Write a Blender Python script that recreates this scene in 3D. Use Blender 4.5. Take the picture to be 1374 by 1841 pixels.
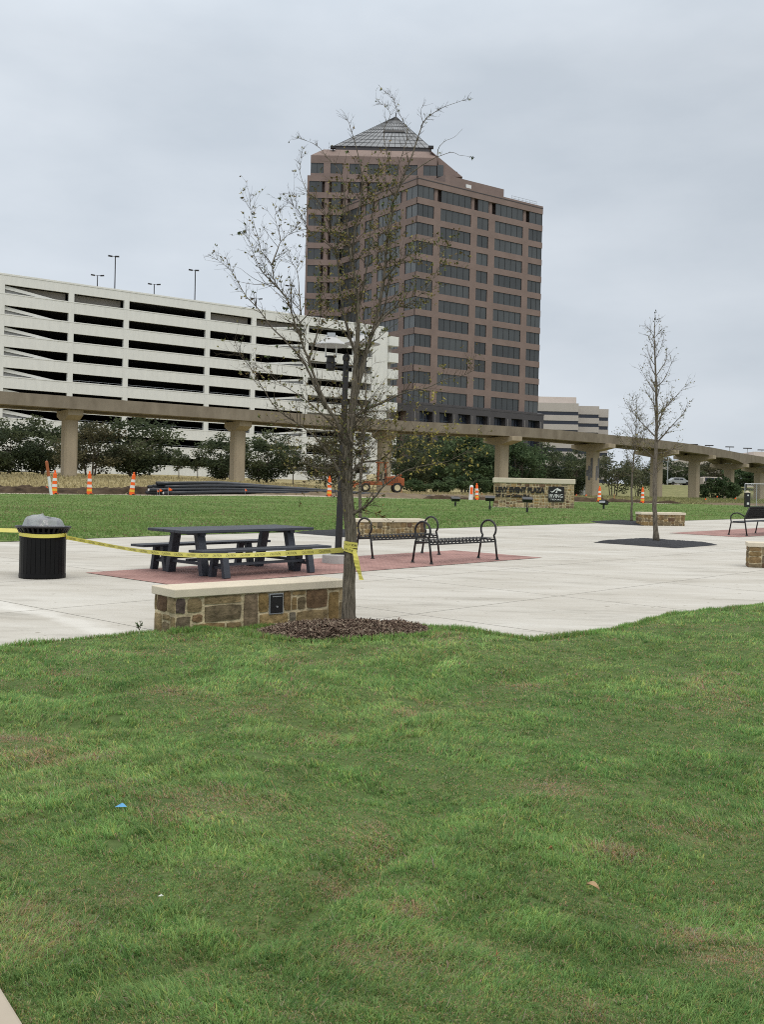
import bpy, bmesh, math, random
import numpy as np
from mathutils import Vector, Matrix

for o in list(bpy.data.objects): bpy.data.objects.remove(o)
SC = bpy.context.scene
COLL = SC.collection
PI = math.pi

# ---------------------------------------------------------------- camera, sky, sun
F, H, S, PITCH, ROLL = 1920., 1.7, .0276, .0079, .0225
cam_d = bpy.data.cameras.new('camera'); cam = bpy.data.objects.new('camera', cam_d); COLL.objects.link(cam)
cam_d.sensor_fit = 'VERTICAL'; cam_d.sensor_height = 24; cam_d.lens = 24 * F / 1841
cam_d.clip_start = .05; cam_d.clip_end = 5000
cam.matrix_world = Matrix.Translation((0, 0, H)) @ Matrix.Rotation(PI / 2 - PITCH, 4, 'X') @ Matrix.Rotation(ROLL, 4, 'Z')
SC.camera = cam
SC.view_settings.view_transform = 'Standard'; SC.view_settings.look = 'None'
SC.view_settings.exposure = 0.20; SC.view_settings.gamma = 1
SC.cycles.max_bounces = 6; SC.cycles.diffuse_bounces = 3; SC.cycles.glossy_bounces = 2
SC.cycles.transparent_max_bounces = 6
SC.cycles.use_denoising = False; SC.cycles.filter_width = 1.05

SUN_EL, SUN_ROT = math.radians(52), math.radians(150)
world = bpy.data.worlds.new('World'); SC.world = world; world.use_nodes = True
wt = world.node_tree; wn = wt.nodes; wl = wt.links
for n in list(wn): wn.remove(n)
wo = wn.new('ShaderNodeOutputWorld'); bg = wn.new('ShaderNodeBackground'); bg.inputs['Strength'].default_value = .1
sky = wn.new('ShaderNodeTexSky'); sky.sky_type = 'NISHITA'; sky.sun_disc = False
sky.sun_elevation = SUN_EL; sky.sun_rotation = SUN_ROT; sky.dust_density = 3
tc = wn.new('ShaderNodeTexCoord'); sep = wn.new('ShaderNodeSeparateXYZ'); wl.new(tc.outputs['Generated'], sep.inputs[0])
# overcast luminance rises towards the zenith
mr = wn.new('ShaderNodeMapRange'); mr.inputs['From Min'].default_value = .38; mr.inputs['From Max'].default_value = 1.0
mr.inputs['To Min'].default_value = 1.02; mr.inputs['To Max'].default_value = 2.35
wl.new(sep.outputs['Z'], mr.inputs['Value'])
# clouds: stretched noise on a plane overhead
mp = wn.new('ShaderNodeMapping'); mp.inputs['Scale'].default_value = (1.0, 1.0, 2.6); mp.inputs['Location'].default_value = (.35, .2, .1)
wl.new(tc.outputs['Generated'], mp.inputs['Vector'])
nz = wn.new('ShaderNodeTexNoise'); nz.inputs['Scale'].default_value = 3.1; nz.inputs['Detail'].default_value = 6; nz.inputs['Roughness'].default_value = .5
wl.new(mp.outputs[0], nz.inputs['Vector'])
cr = wn.new('ShaderNodeValToRGB')
cr.color_ramp.elements[0].position = .33; cr.color_ramp.elements[0].color = (.505, .560, .622, 1)
cr.color_ramp.elements[1].position = .62; cr.color_ramp.elements[1].color = (.632, .682, .738, 1)
wl.new(nz.outputs['Fac'], cr.inputs['Fac'])
vm = wn.new('ShaderNodeVectorMath'); vm.operation = 'SCALE'
mul = wn.new('ShaderNodeMath'); mul.operation = 'MULTIPLY'; mul.inputs[1].default_value = 10.0
wl.new(mr.outputs[0], mul.inputs[0]); wl.new(mul.outputs[0], vm.inputs['Scale']); wl.new(cr.outputs[0], vm.inputs[0])
mrx = wn.new('ShaderNodeMapRange'); mrx.inputs['From Min'].default_value = -.05; mrx.inputs['From Max'].default_value = .40; mrx.inputs['To Min'].default_value = 1.0; mrx.inputs['To Max'].default_value = .88
wl.new(sep.outputs['X'], mrx.inputs['Value'])
mul2 = wn.new('ShaderNodeMath'); mul2.operation = 'MULTIPLY'; wl.new(mul.outputs[0], mul2.inputs[0]); wl.new(mrx.outputs[0], mul2.inputs[1]); wl.new(mul2.outputs[0], vm.inputs['Scale'])
zr = wn.new('ShaderNodeMapRange'); zr.inputs['From Min'].default_value = .45; zr.inputs['From Max'].default_value = .8; wl.new(sep.outputs['Z'], zr.inputs['Value'])
zm = wn.new('ShaderNodeMix'); zm.data_type = 'RGBA'; wl.new(zr.outputs[0], zm.inputs['Factor']); wl.new(cr.outputs[0], zm.inputs['A']); zm.inputs['B'].default_value = (.70, .685, .65, 1); wl.new(zm.outputs['Result'], vm.inputs[0])
mx = wn.new('ShaderNodeMix'); mx.data_type = 'RGBA'; mx.inputs['Factor'].default_value = .96
wl.new(sky.outputs[0], mx.inputs['A']); wl.new(vm.outputs[0], mx.inputs['B'])
wl.new(mx.outputs['Result'], bg.inputs['Color']); wl.new(bg.outputs[0], wo.inputs['Surface'])

sun_d = bpy.data.lights.new('sun', 'SUN'); sun = bpy.data.objects.new('sun', sun_d); COLL.objects.link(sun)
sun_d.energy = .8; sun_d.angle = math.radians(25); sun_d.color = (1, .93, .82)
# sun stands behind the camera, a little to the right
sdir = Vector((math.sin(SUN_ROT) * math.cos(SUN_EL), math.cos(SUN_ROT) * math.cos(SUN_EL), math.sin(SUN_EL)))
sun.rotation_euler = sdir.to_track_quat('Z', 'Y').to_euler()

# ---------------------------------------------------------------- geometry of the site
_c, _s = math.cos(ROLL), math.sin(ROLL); _cp, _sp = math.cos(PITCH), math.sin(PITCH)
def ray(x, y):
    u = x - 687.; v = 920.5 - y
    a = u * _c - v * _s; b = u * _s + v * _c
    return (a, F * _cp + b * _sp, b * _cp - F * _sp)
def at(x, y, Y):                      # survey helper: the place seen in direction (x, y), Y metres away
    d = ray(x, y); t = Y / d[1]
    return Vector((d[0] * t, Y, H + d[2] * t))
def gp(x, y, h=0):
    d = ray(x, y); t = (H - h) / (S * d[1] - d[2]); return (d[0] * t, d[1] * t)

_YP = [-50, 0, 60, 68, 94, 103, 115, 160, 172, 200, 240, 400, 1500]
_LP = [-50 * S, 0, 60 * S, 1.9, 3.5, 3.45, 3.6, 5.2, 5.55, 6.0, 6.5, 8, 10]
_YR = [-50, 0, 60, 80, 110, 126, 146, 165, 205, 240, 400, 1500]
_RP = [-50 * S, 0, 60 * S, 2.1, 2.8, 3.1, 3.25, 3.45, 6.6, 7.0, 8, 10]
def zg(X, Y):
    X = np.asarray(X, float); Y = np.asarray(Y, float)
    l = np.interp(Y, _YP, _LP); r = np.interp(Y, _YR, _RP)
    w = np.clip((X / np.maximum(Y, 1) + .2) / .25, 0, 1); w = w * w * (3 - 2 * w)
    return l * (1 - w) + r * w
def G(X, Y): return float(zg(X, Y))

def vnoise(x, y, seed=0):
    x = np.asarray(x, float); y = np.asarray(y, float)
    xi = np.floor(x).astype(np.int64); yi = np.floor(y).astype(np.int64); xf = x - xi; yf = y - yi
    def h(a, b):
        n = (a * 374761393 + b * 668265263 + seed * 974634777) & 0xffffffff
        n = ((n ^ (n >> 13)) * 1274126177) & 0xffffffff
        return ((n ^ (n >> 16)) & 0xffff) / 65535.
    u = xf * xf * (3 - 2 * xf); v = yf * yf * (3 - 2 * yf)
    return (h(xi, yi) * (1 - u) + h(xi + 1, yi) * u) * (1 - v) + (h(xi, yi + 1) * (1 - u) + h(xi + 1, yi + 1) * u) * v
def fbm(x, y, seed=0, o=4):
    t = 0; a = .5
    for i in range(o):
        t = t + a * vnoise(x * 2 ** i, y * 2 ** i, seed + i * 7); a *= .5
    return t / (1 - .5 ** o)

# ---------------------------------------------------------------- materials
def mat(name, col, rough=.7, metal=0, var=.12, scale=6., bump=0., bscale=None, detail=6, spec=.4, attr=False, col2=None, stretch=None):
    m = bpy.data.materials.new(name); m.use_nodes = True; t = m.node_tree; N = t.nodes; L = t.links
    b = N['Principled BSDF']; b.inputs['Roughness'].default_value = rough; b.inputs['Metallic'].default_value = metal
    b.inputs['Specular IOR Level'].default_value = spec
    tc = N.new('ShaderNodeTexCoord'); vec = tc.outputs['Object']
    if stretch:
        mp = N.new('ShaderNodeMapping'); mp.inputs['Scale'].default_value = stretch; L.new(vec, mp.inputs[0]); vec = mp.outputs[0]
    nz = N.new('ShaderNodeTexNoise'); nz.inputs['Scale'].default_value = scale; nz.inputs['Detail'].default_value = detail
    nz.inputs['Roughness'].default_value = .6; L.new(vec, nz.inputs['Vector'])
    if attr:
        at_ = N.new('ShaderNodeAttribute'); at_.attribute_name = 'Col'; base = at_.outputs['Color']
        mr = N.new('ShaderNodeMapRange'); mr.inputs['To Min'].default_value = 1 - var; mr.inputs['To Max'].default_value = 1 + var
        mr.inputs['From Min'].default_value = .3; mr.inputs['From Max'].default_value = .7
        L.new(nz.outputs['Fac'], mr.inputs['Value'])
        vm = N.new('ShaderNodeVectorMath'); vm.operation = 'SCALE'; L.new(base, vm.inputs[0]); L.new(mr.outputs[0], vm.inputs['Scale'])
        L.new(vm.outputs[0], b.inputs['Base Color'])
    else:
        cr = N.new('ShaderNodeValToRGB'); e = cr.color_ramp.elements
        e[0].position = .3; e[1].position = .7
        c2 = col2 if col2 else tuple(min(1, c * (1 + var)) for c in col)
        c1 = col if col2 else tuple(c * (1 - var) for c in col)
        e[0].color = (*c1, 1); e[1].color = (*c2, 1)
        L.new(nz.outputs['Fac'], cr.inputs[0]); L.new(cr.outputs[0], b.inputs['Base Color'])
    if bump:
        n2 = N.new('ShaderNodeTexNoise'); n2.inputs['Scale'].default_value = bscale or scale * 3; n2.inputs['Detail'].default_value = 6
        L.new(vec, n2.inputs['Vector'])
        bp = N.new('ShaderNodeBump'); bp.inputs['Strength'].default_value = bump; bp.inputs['Distance'].default_value = .02
        L.new(n2.outputs['Fac'], bp.inputs['Height']); L.new(bp.outputs[0], b.inputs['Normal'])
    return m

M = {}
M['steel_black'] = mat('black_powder_coat', (.012, .012, .013), .38, 0, .2, 8, spec=.5)
M['can_black'] = mat('black_gloss_coat', (.004, .004, .0045), .4, 0, .2, 8, spec=.2)
M['table'] = mat('charcoal_recycled_board', (.040, .046, .060), .55, 0, .25, 3, .15, 60, spec=.4, stretch=(1, 6, 6))
M['stone'] = mat('sandstone', (.2, .15, .1), .9, 0, .42, 9, 1.0, 22, attr=True, spec=.15)
M['cap'] = mat('cast_stone', (.62, .56, .45), .8, 0, .06, 5, .1, 80, spec=.2)
M['bark'] = mat('bark', (.048, .041, .032), .95, 0, 0, 62, 1.0, 70, col2=(.245, .215, .172), spec=.1, stretch=(1, 1, .12))
M['twig'] = mat('twig_bark', (.085, .072, .052), .9, 0, .3, 30, spec=.1)
M['twig2'] = mat('grey_twig_bark', (.10, .085, .063), .9, 0, .3, 20, spec=.1)
M['leaf'] = mat('leaf', (.1, .1, .03), .6, 0, .2, 5, attr=True, spec=.25)
M['tape'] = mat('yellow_tape', (.66, .60, .13), .42, 0, .08, 4, spec=.4)
M['black'] = mat('black_ink', (.012, .012, .012), .6, 0, .1, 5)
M['bag'] = mat('grey_plastic_film', (.42, .44, .47), .15, 0, .15, 7, .5, 14, spec=.7)
M['conc_base'] = mat('footing_concrete', (.42, .42, .41), .9, 0, .1, 9, .2, 60)
M['gravel'] = mat('black_gravel', (.028, .030, .036), .9, 0, .5, 60, 1.0, 60)
M['garage'] = mat('white_precast', (.69, .70, .675), .85, 0, .055, 1.1, .05, 3, spec=.2, stretch=(1.6, 1.6, .35))
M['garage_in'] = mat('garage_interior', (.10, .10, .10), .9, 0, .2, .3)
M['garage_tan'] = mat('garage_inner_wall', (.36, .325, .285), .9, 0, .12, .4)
M['granite'] = mat('rose_granite', (.212, .158, .140), .7, 0, .13, .3, spec=.3, detail=8)
M['granite_d'] = mat('dark_granite', (.062, .058, .062), .5, 0, .12, .5, spec=.4)
M['glass'] = mat('tinted_glass', (.052, .058, .060), .20, 0, .25, .12, spec=.6)
M['glass_skylit'] = mat('tinted_glass_skylit', (.085, .094, .098), .16, 0, .25, .1, spec=.6)  # same tinted glass, base colour lightened for the bright sky it reflects
M['mullion'] = mat('mullion_metal', (.03, .032, .035), .5, 0, .1, 1)
M['pyr'] = mat('roof_glass', (.20, .215, .235), .4, 0, .18, .12, spec=.5)
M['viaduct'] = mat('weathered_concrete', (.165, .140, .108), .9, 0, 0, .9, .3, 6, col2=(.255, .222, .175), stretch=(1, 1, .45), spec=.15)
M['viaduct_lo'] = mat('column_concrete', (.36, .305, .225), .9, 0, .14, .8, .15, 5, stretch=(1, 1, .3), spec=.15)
M['far_wall'] = mat('tan_cladding', (.44, .41, .385), .85, 0, .05, .2)
M['far_wall2'] = mat('pale_cladding', (.56, .50, .46), .85, 0, .05, .2)
M['far_glass'] = mat('navy_glass', (.022, .026, .042), .2, 0, .2, .2, spec=.5)
M['brick'] = mat('red_brick', (.10, .055, .048), .9, 0, .15, 2)
M['white'] = mat('white_paint', (.72, .73, .72), .5, 0, .05, 3)
M['orange'] = mat('safety_orange', (.86, .135, .02), .5, 0, .08, 4, spec=.3)
M['rust_or'] = mat('faded_orange_paint', (.33, .095, .032), .55, 0, .2, 3)
M['cream'] = mat('cream_paint', (.62, .54, .33), .5, 0, .08, 3)
M['yellow'] = mat('yellow_band', (.75, .45, .04), .5, 0, .08, 3)
M['rubber'] = mat('rubber', (.02, .02, .02), .8, 0, .2, 6)
M['pipe'] = mat('black_pipe', (.020, .024, .032), .33, 0, .3, 2, spec=.5)
M['metal'] = mat('galvanised', (.42, .44, .46), .45, .6, .1, 5)
M['lampdark'] = mat('dark_bronze', (.018, .017, .018), .5, 0, .2, 5)
M['blue'] = mat('blue_wrapper', (.12, .38, .70), .35, 0, .15, 30)
M['dryleaf'] = mat('dry_leaf', (.36, .19, .09), .8, 0, .25, 40)
M['redpave'] = None

def tex_nodes(name, rough=.9, spec=.2):
    m = bpy.data.materials.new(name); m.use_nodes = True; t = m.node_tree
    b = t.nodes['Principled BSDF']; b.inputs['Roughness'].default_value = rough; b.inputs['Specular IOR Level'].default_value = spec
    tc = t.nodes.new('ShaderNodeTexCoord')
    return m, t.nodes, t.links, b, tc.outputs['Object']
def nnoise(N, L, vec, scale, detail=5, rough=.6, stretch=None, rot=None):
    if stretch or rot:
        mp = N.new('ShaderNodeMapping')
        if stretch: mp.inputs['Scale'].default_value = stretch
        if rot: mp.inputs['Rotation'].default_value = (0, 0, rot)
        L.new(vec, mp.inputs[0]); vec = mp.outputs[0]
    n = N.new('ShaderNodeTexNoise'); n.inputs['Scale'].default_value = scale; n.inputs['Detail'].default_value = detail
    n.inputs['Roughness'].default_value = rough; L.new(vec, n.inputs['Vector']); return n.outputs['Fac']
def nramp(N, L, fac, stops):
    r = N.new('ShaderNodeValToRGB'); e = r.color_ramp.elements
    while len(e) > len(stops): e.remove(e[-1])
    while len(e) < len(stops): e.new(.5)
    for k, (p, c) in enumerate(stops): e[k].position = p; e[k].color = (*c, 1)
    L.new(fac, r.inputs[0]); return r.outputs[0]
def nmix(N, L, fac, a, b, mode='MIX'):
    m = N.new('ShaderNodeMix'); m.data_type = 'RGBA'; m.blend_type = mode
    for key, v in (('Factor', fac), ('A', a), ('B', b)):
        if isinstance(v, (int, float)): m.inputs[key].default_value = v
        elif isinstance(v, tuple): m.inputs[key].default_value = (*v, 1)
        else: L.new(v, m.inputs[key])
    return m.outputs['Result']
def nbump(N, L, b, h, strength=.5, dist=.02):
    bp = N.new('ShaderNodeBump'); bp.inputs['Strength'].default_value = strength; bp.inputs['Distance'].default_value = dist
    L.new(h, bp.inputs['Height']); L.new(bp.outputs[0], b.inputs['Normal'])

# plaza concrete: broom finish, faint stains, saw-cut joints
m, N, L, b, v = tex_nodes('plaza_concrete', .85, .25)
big = nramp(N, L, nnoise(N, L, v, .35, 6, .6, (1, 2.2, 1), .8), [(.3, (.435, .415, .370)), (.52, (.510, .495, .455)), (.72, (.565, .556, .522))])
stn = nramp(N, L, nnoise(N, L, v, 1.3, 8, .65, (.6, 2, 1), .6), [(.32, (.76, .755, .74)), (.46, (.95, .945, .935)), (.6, (1.0, 1.0, 1.0)), (.75, (1.07, 1.07, 1.07))])
fine = nramp(N, L, nnoise(N, L, v, 40, 4), [(.3, (.94, .94, .94)), (.7, (1.04, 1.04, 1.04))])
spot = nramp(N, L, nnoise(N, L, v, 9, 2, .4), [(.24, (.62, .6, .56)), (.285, (1, 1, 1))])
c = nmix(N, L, 1., nmix(N, L, 1., nmix(N, L, 1., big, stn, 'MULTIPLY'), fine, 'MULTIPLY'), spot, 'MULTIPLY')
p_, q_ = Vector(gp(-30, 1078)), Vector(gp(225, 1143)); d_ = (q_ - p_).normalized(); n_ = Vector((-d_.y, d_.x)); c0_ = n_.dot(p_)
dp = N.new('ShaderNodeVectorMath'); dp.operation = 'DOT_PRODUCT'; dp.inputs[1].default_value = (n_.x, n_.y, 0); L.new(v, dp.inputs[0])
ad = N.new('ShaderNodeMath'); ad.operation = 'MULTIPLY_ADD'; L.new(nnoise(N, L, v, 1.2, 4), ad.inputs[0]); ad.inputs[1].default_value = .9; L.new(dp.outputs['Value'], ad.inputs[2])
sb = N.new('ShaderNodeMath'); sb.operation = 'SUBTRACT'; L.new(ad.outputs[0], sb.inputs[0]); sb.inputs[1].default_value = c0_ + .45
ab = N.new('ShaderNodeMath'); ab.operation = 'ABSOLUTE'; L.new(sb.outputs[0], ab.inputs[0])
al = N.new('ShaderNodeVectorMath'); al.operation = 'DOT_PRODUCT'; al.inputs[1].default_value = (d_.x, d_.y, 0); L.new(v, al.inputs[0])
m1 = N.new('ShaderNodeMapRange'); m1.inputs['From Min'].default_value = .05; m1.inputs['From Max'].default_value = .22; m1.inputs['To Min'].default_value = .5; m1.inputs['To Max'].default_value = 0; L.new(ab.outputs[0], m1.inputs['Value'])
m2 = N.new('ShaderNodeMapRange'); m2.inputs['From Min'].default_value = d_.dot(q_); m2.inputs['From Max'].default_value = d_.dot(q_) + .8; m2.inputs['To Min'].default_value = 1; m2.inputs['To Max'].default_value = 0; L.new(al.outputs['Value'], m2.inputs['Value'])
mm = N.new('ShaderNodeMath'); mm.operation = 'MULTIPLY'; L.new(m1.outputs[0], mm.inputs[0]); L.new(m2.outputs[0], mm.inputs[1])
c = nmix(N, L, mm.outputs[0], c, (.68, .675, .645))
L.new(c, b.inputs['Base Color']); nbump(N, L, b, nnoise(N, L, v, 90, 3), .15, .004)
M['plaza'] = m
# stamped red paving
m, N, L, b, v = tex_nodes('stamped_red_concrete', .85, .25)
mp = N.new('ShaderNodeMapping'); mp.inputs['Rotation'].default_value = (0, 0, -.83); L.new(v, mp.inputs[0])
br = N.new('ShaderNodeTexBrick'); br.inputs['Scale'].default_value = 4.6; br.inputs['Mortar Size'].default_value = .03
br.inputs['Color1'].default_value = (.325, .190, .172, 1); br.inputs['Color2'].default_value = (.385, .235, .212, 1); br.inputs['Mortar'].default_value = (.26, .155, .142, 1)
L.new(mp.outputs[0], br.inputs['Vector'])
blo = nramp(N, L, nnoise(N, L, v, 1.6, 6), [(.3, (.66, .62, .62)), (.5, (1, 1, 1)), (.72, (1.2, 1.17, 1.15))])
c = nmix(N, L, 1., br.outputs['Color'], blo, 'MULTIPLY')
L.new(c, b.inputs['Base Color']); nbump(N, L, b, br.outputs['Fac'], .3, -.006)
M['redpave'] = m
# lawn soil under the blades
m, N, L, b, v = tex_nodes('lawn_thatch', .95, .1)
c = nramp(N, L, nnoise(N, L, v, 7, 8), [(.3, (.062, .098, .034)), (.55, (.100, .145, .052)), (.74, (.17, .165, .085))])
L.new(c, b.inputs['Base Color']); nbump(N, L, b, nnoise(N, L, v, 40, 5), .6, .02)
M['thatch'] = m
# far lawn seen at a flat angle
m, N, L, b, v = tex_nodes('sod', .95, .1)
c1 = nramp(N, L, nnoise(N, L, v, .42, 8, .65, (1, 2.2, 1), .25), [(.3, (.078, .140, .038)), (.5, (.128, .198, .060)), (.72, (.20, .24, .095))])
c2 = nramp(N, L, nnoise(N, L, v, 2.2, 7, .7, (1, 1.8, 1), .3), [(.3, (.62, .66, .6)), (.5, (1, 1, 1)), (.66, (1.15, 1.08, 1.1)), (.78, (1.7, 1.35, 1.5))])
c = nmix(N, L, 1., c1, c2, 'MULTIPLY')
L.new(c, b.inputs['Base Color']); nbump(N, L, b, nnoise(N, L, v, 5, 8), .9, .12)
M['sod'] = m
# rough ground: dry grass to the left, greener towards the right
m, N, L, b, v = tex_nodes('dry_field', .95, .1)
c1 = nramp(N, L, nnoise(N, L, v, .12, 8, .65, (1, 2.5, 1)), [(.32, (.26, .225, .12)), (.52, (.36, .315, .18)), (.7, (.24, .225, .115))])
c2 = nramp(N, L, nnoise(N, L, v, .12, 8, .65, (1, 2.5, 1)), [(.32, (.16, .175, .078)), (.52, (.23, .23, .115)), (.7, (.125, .15, .060))])
sp = N.new('ShaderNodeSeparateXYZ'); L.new(v, sp.inputs[0])
mrx = N.new('ShaderNodeMapRange'); mrx.inputs['From Min'].default_value = 5; mrx.inputs['From Max'].default_value = 35; L.new(sp.outputs['X'], mrx.inputs['Value'])
c = nmix(N, L, mrx.outputs[0], c1, c2)
fine = nramp(N, L, nnoise(N, L, v, 1.4, 7, .7), [(.3, (.7, .7, .68)), (.7, (1.25, 1.22, 1.2))])
c = nmix(N, L, 1., c, fine, 'MULTIPLY')
L.new(c, b.inputs['Base Color']); nbump(N, L, b, nnoise(N, L, v, 2, 8), .8, .2)
M['field'] = m
M['dirt'] = mat('turned_soil', (.028, .020, .014), .95, 0, 0, 1.6, 1.0, 4, col2=(.105, .076, .05), spec=.1)
M['dirt2'] = mat('bare_soil', (.13, .10, .07), .95, 0, 0, .8, 1.0, 3, col2=(.215, .175, .12), spec=.1)
M['mulch'] = mat('shredded_mulch', (.1, .07, .05), .95, 0, .35, 30, attr=True, spec=.1)
M['grass'] = mat('grass_blade', (.1, .15, .05), .6, 0, .12, 2, attr=True, spec=.22)
_t = M['grass'].node_tree; _b = _t.nodes['Principled BSDF']; _o = _t.nodes['Material Output']
_tr = _t.nodes.new('ShaderNodeBsdfTranslucent'); _ms = _t.nodes.new('ShaderNodeMixShader'); _ms.inputs[0].default_value = .48
_t.links.new(_b.inputs['Base Color'].links[0].from_socket, _tr.inputs['Color']); _t.links.new(_b.outputs[0], _ms.inputs[1]); _t.links.new(_tr.outputs[0], _ms.inputs[2]); _t.links.new(_ms.outputs[0], _o.inputs['Surface'])

# ---------------------------------------------------------------- mesh helpers
class MB:
    def __init__(s): s.v = []; s.f = []; s.m = []; s.c = []; s.usec = False
    def add(s, V, Fc, m=0, col=None):
        n = len(s.v); s.v.extend(tuple(p) for p in V)
        for f in Fc:
            s.f.append([i + n for i in f]); s.m.append(m); s.c.append(col or (1, 1, 1))
        if col: s.usec = True
    def boxM(s, Mx, size, m=0, col=None):
        x, y, z = size[0] / 2, size[1] / 2, size[2] / 2
        V = [Mx @ Vector(p) for p in ((-x, -y, -z), (x, -y, -z), (x, y, -z), (-x, y, -z), (-x, -y, z), (x, -y, z), (x, y, z), (-x, y, z))]
        s.add(V, [(3, 2, 1, 0), (4, 5, 6, 7), (0, 1, 5, 4), (1, 2, 6, 5), (2, 3, 7, 6), (3, 0, 4, 7)], m, col)
    def box(s, c, size, rz=0, m=0, col=None):
        s.boxM(Matrix.Translation(c) @ Matrix.Rotation(rz, 4, 'Z'), size, m, col)
    def b2(s, lo, hi, m=0, col=None):
        s.box([(a + b) / 2 for a, b in zip(lo, hi)], [b - a for a, b in zip(lo, hi)], 0, m, col)
    def bar(s, p, q, w, h, m=0, up=(0, 0, 1), col=None):
        p = Vector(p); q = Vector(q); d = q - p; Ln = d.length; d.normalize(); up = Vector(up)
        if abs(d.dot(up)) > .98: up = Vector((0, 1, 0))
        sx = d.cross(up).normalized(); u = sx.cross(d)
        Mx = Matrix(((sx[0], d[0], u[0], 0), (sx[1], d[1], u[1], 0), (sx[2], d[2], u[2], 0), (0, 0, 0, 1)))
        s.boxM(Matrix.Translation((p + q) / 2) @ Mx, (w, Ln, h), m, col)
    def tube(s, P, R, n=8, m=0, caps=True, col=None):
        P = [Vector(p) for p in P]
        if not isinstance(R, (list, tuple)): R = [R] * len(P)
        V = []; prev = None
        for i, p in enumerate(P):
            d = (P[min(i + 1, len(P) - 1)] - P[max(i - 1, 0)])
            if d.length < 1e-9: d = Vector((0, 0, 1))
            d.normalize()
            if prev is None:
                a = Vector((1, 0, 0)) if abs(d.x) < .8 else Vector((0, 1, 0)); a = (a - d * a.dot(d)).normalized()
            else:
                a = (prev - d * prev.dot(d))
                a = a.normalized() if a.length > 1e-6 else d.orthogonal().normalized()
            prev = a; bb = d.cross(a)
            for k in range(n):
                t = 2 * PI * k / n; V.append(p + (a * math.cos(t) + bb * math.sin(t)) * R[i])
        Fc = []
        for i in range(len(P) - 1):
            for k in range(n):
                Fc.append((i * n + k, i * n + (k + 1) % n, (i + 1) * n + (k + 1) % n, (i + 1) * n + k))
        if caps:
            Fc.append(tuple(range(n - 1, -1, -1))); Fc.append(tuple((len(P) - 1) * n + k for k in range(n)))
        s.add(V, Fc, m, col)
    def lathe(s, prof, c=(0, 0, 0), n=24, m=0, closed=False):
        V = []; Fc = []
        for r, z in prof:
            for k in range(n):
                t = 2 * PI * k / n; V.append((c[0] + r * math.cos(t), c[1] + r * math.sin(t), c[2] + z))
        np_ = len(prof); rng = np_ if closed else np_ - 1
        for i in range(rng):
            j = (i + 1) % np_
            for k in range(n): Fc.append((i * n + k, i * n + (k + 1) % n, j * n + (k + 1) % n, j * n + k))
        if not closed:
            Fc.append(tuple(range(n - 1, -1, -1))); Fc.append(tuple((np_ - 1) * n + k for k in range(n)))
        s.add(V, Fc, m)
    def prism(s, poly, d0, d1, fn, m=0):      # poly in 2D, fn(u, v, d) -> 3D
        n = len(poly); V = [fn(u, v, d0) for u, v in poly] + [fn(u, v, d1) for u, v in poly]
        Fc = [tuple(range(n - 1, -1, -1)), tuple(range(n, 2 * n))] + [(i, (i + 1) % n, n + (i + 1) % n, n + i) for i in range(n)]
        s.add(V, Fc, m)
    def build(s, name, mats, parent=None, world=False, smooth=False, bevel=0, seg=2, recalc=True):
        if not isinstance(mats, (list, tuple)): mats = [mats]
        me = bpy.data.meshes.new(name)
        V = s.v
        if world and parent is not None:
            l = parent.location if parent.parent is None else parent.parent.location
            V = [(a - l[0], b - l[1], c - l[2]) for a, b, c in V]
        me.from_pydata(V, [], s.f)
        for mm in mats: me.materials.append(mm)
        if len(mats) > 1: me.polygons.foreach_set('material_index', s.m)
        if s.usec:
            ca = me.color_attributes.new('Col', 'FLOAT_COLOR', 'CORNER')
            arr = np.ones((len(me.loops), 4), np.float32); k = 0
            for f, c in zip(s.f, s.c): arr[k:k + len(f), :3] = c; k += len(f)
            ca.data.foreach_set('color', arr.ravel())
        if smooth: me.polygons.foreach_set('use_smooth', [True] * len(me.polygons))
        if recalc:
            bm = bmesh.new(); bm.from_mesh(me); bmesh.ops.recalc_face_normals(bm, faces=bm.faces); bm.to_mesh(me); bm.free()
        me.update()
        o = bpy.data.objects.new(name, me); COLL.objects.link(o)
        if parent is not None: o.parent = parent
        if bevel:
            bv = o.modifiers.new('bevel', 'BEVEL'); bv.width = bevel; bv.segments = seg; bv.limit_method = 'ANGLE'
        return o

def tag(o, label=None, cat=None, group=None, kind=None):
    if label: o['label'] = label
    if cat: o['category'] = cat
    if group: o['group'] = group
    if kind: o['kind'] = kind
    return o
def thing(name, loc, label, cat, group=None, rz=0):
    o = bpy.data.objects.new(name, None); COLL.objects.link(o); o.location = loc; o.rotation_euler = (0, 0, rz)
    o.empty_display_size = .2
    return tag(o, label, cat, group)
def tilt(o):
    rz = o.rotation_euler.z; o.rotation_euler = (Matrix.Rotation(math.atan(S), 3, 'X') @ Matrix.Rotation(rz, 3, 'Z')).to_euler(); return o
def kids(o): return [c for c in bpy.data.objects if c.parent == o]
def copy_thing(root, loc, rz=None, label=None, scale=None):
    def rec(o, par):
        c = o.copy(); COLL.objects.link(c)
        if par is not None: c.parent = par
        for ch in KIDS.get(o.name, []): rec(ch, c)
        return c
    KIDS = {}
    for o in bpy.data.objects:
        if o.parent is not None: KIDS.setdefault(o.parent.name, []).append(o)
    r = rec(root, None); r.location = loc
    if rz is not None: r.rotation_euler = (0, 0, rz)
    if label: r['label'] = label
    if scale is not None: r.scale = scale
    return r
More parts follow.
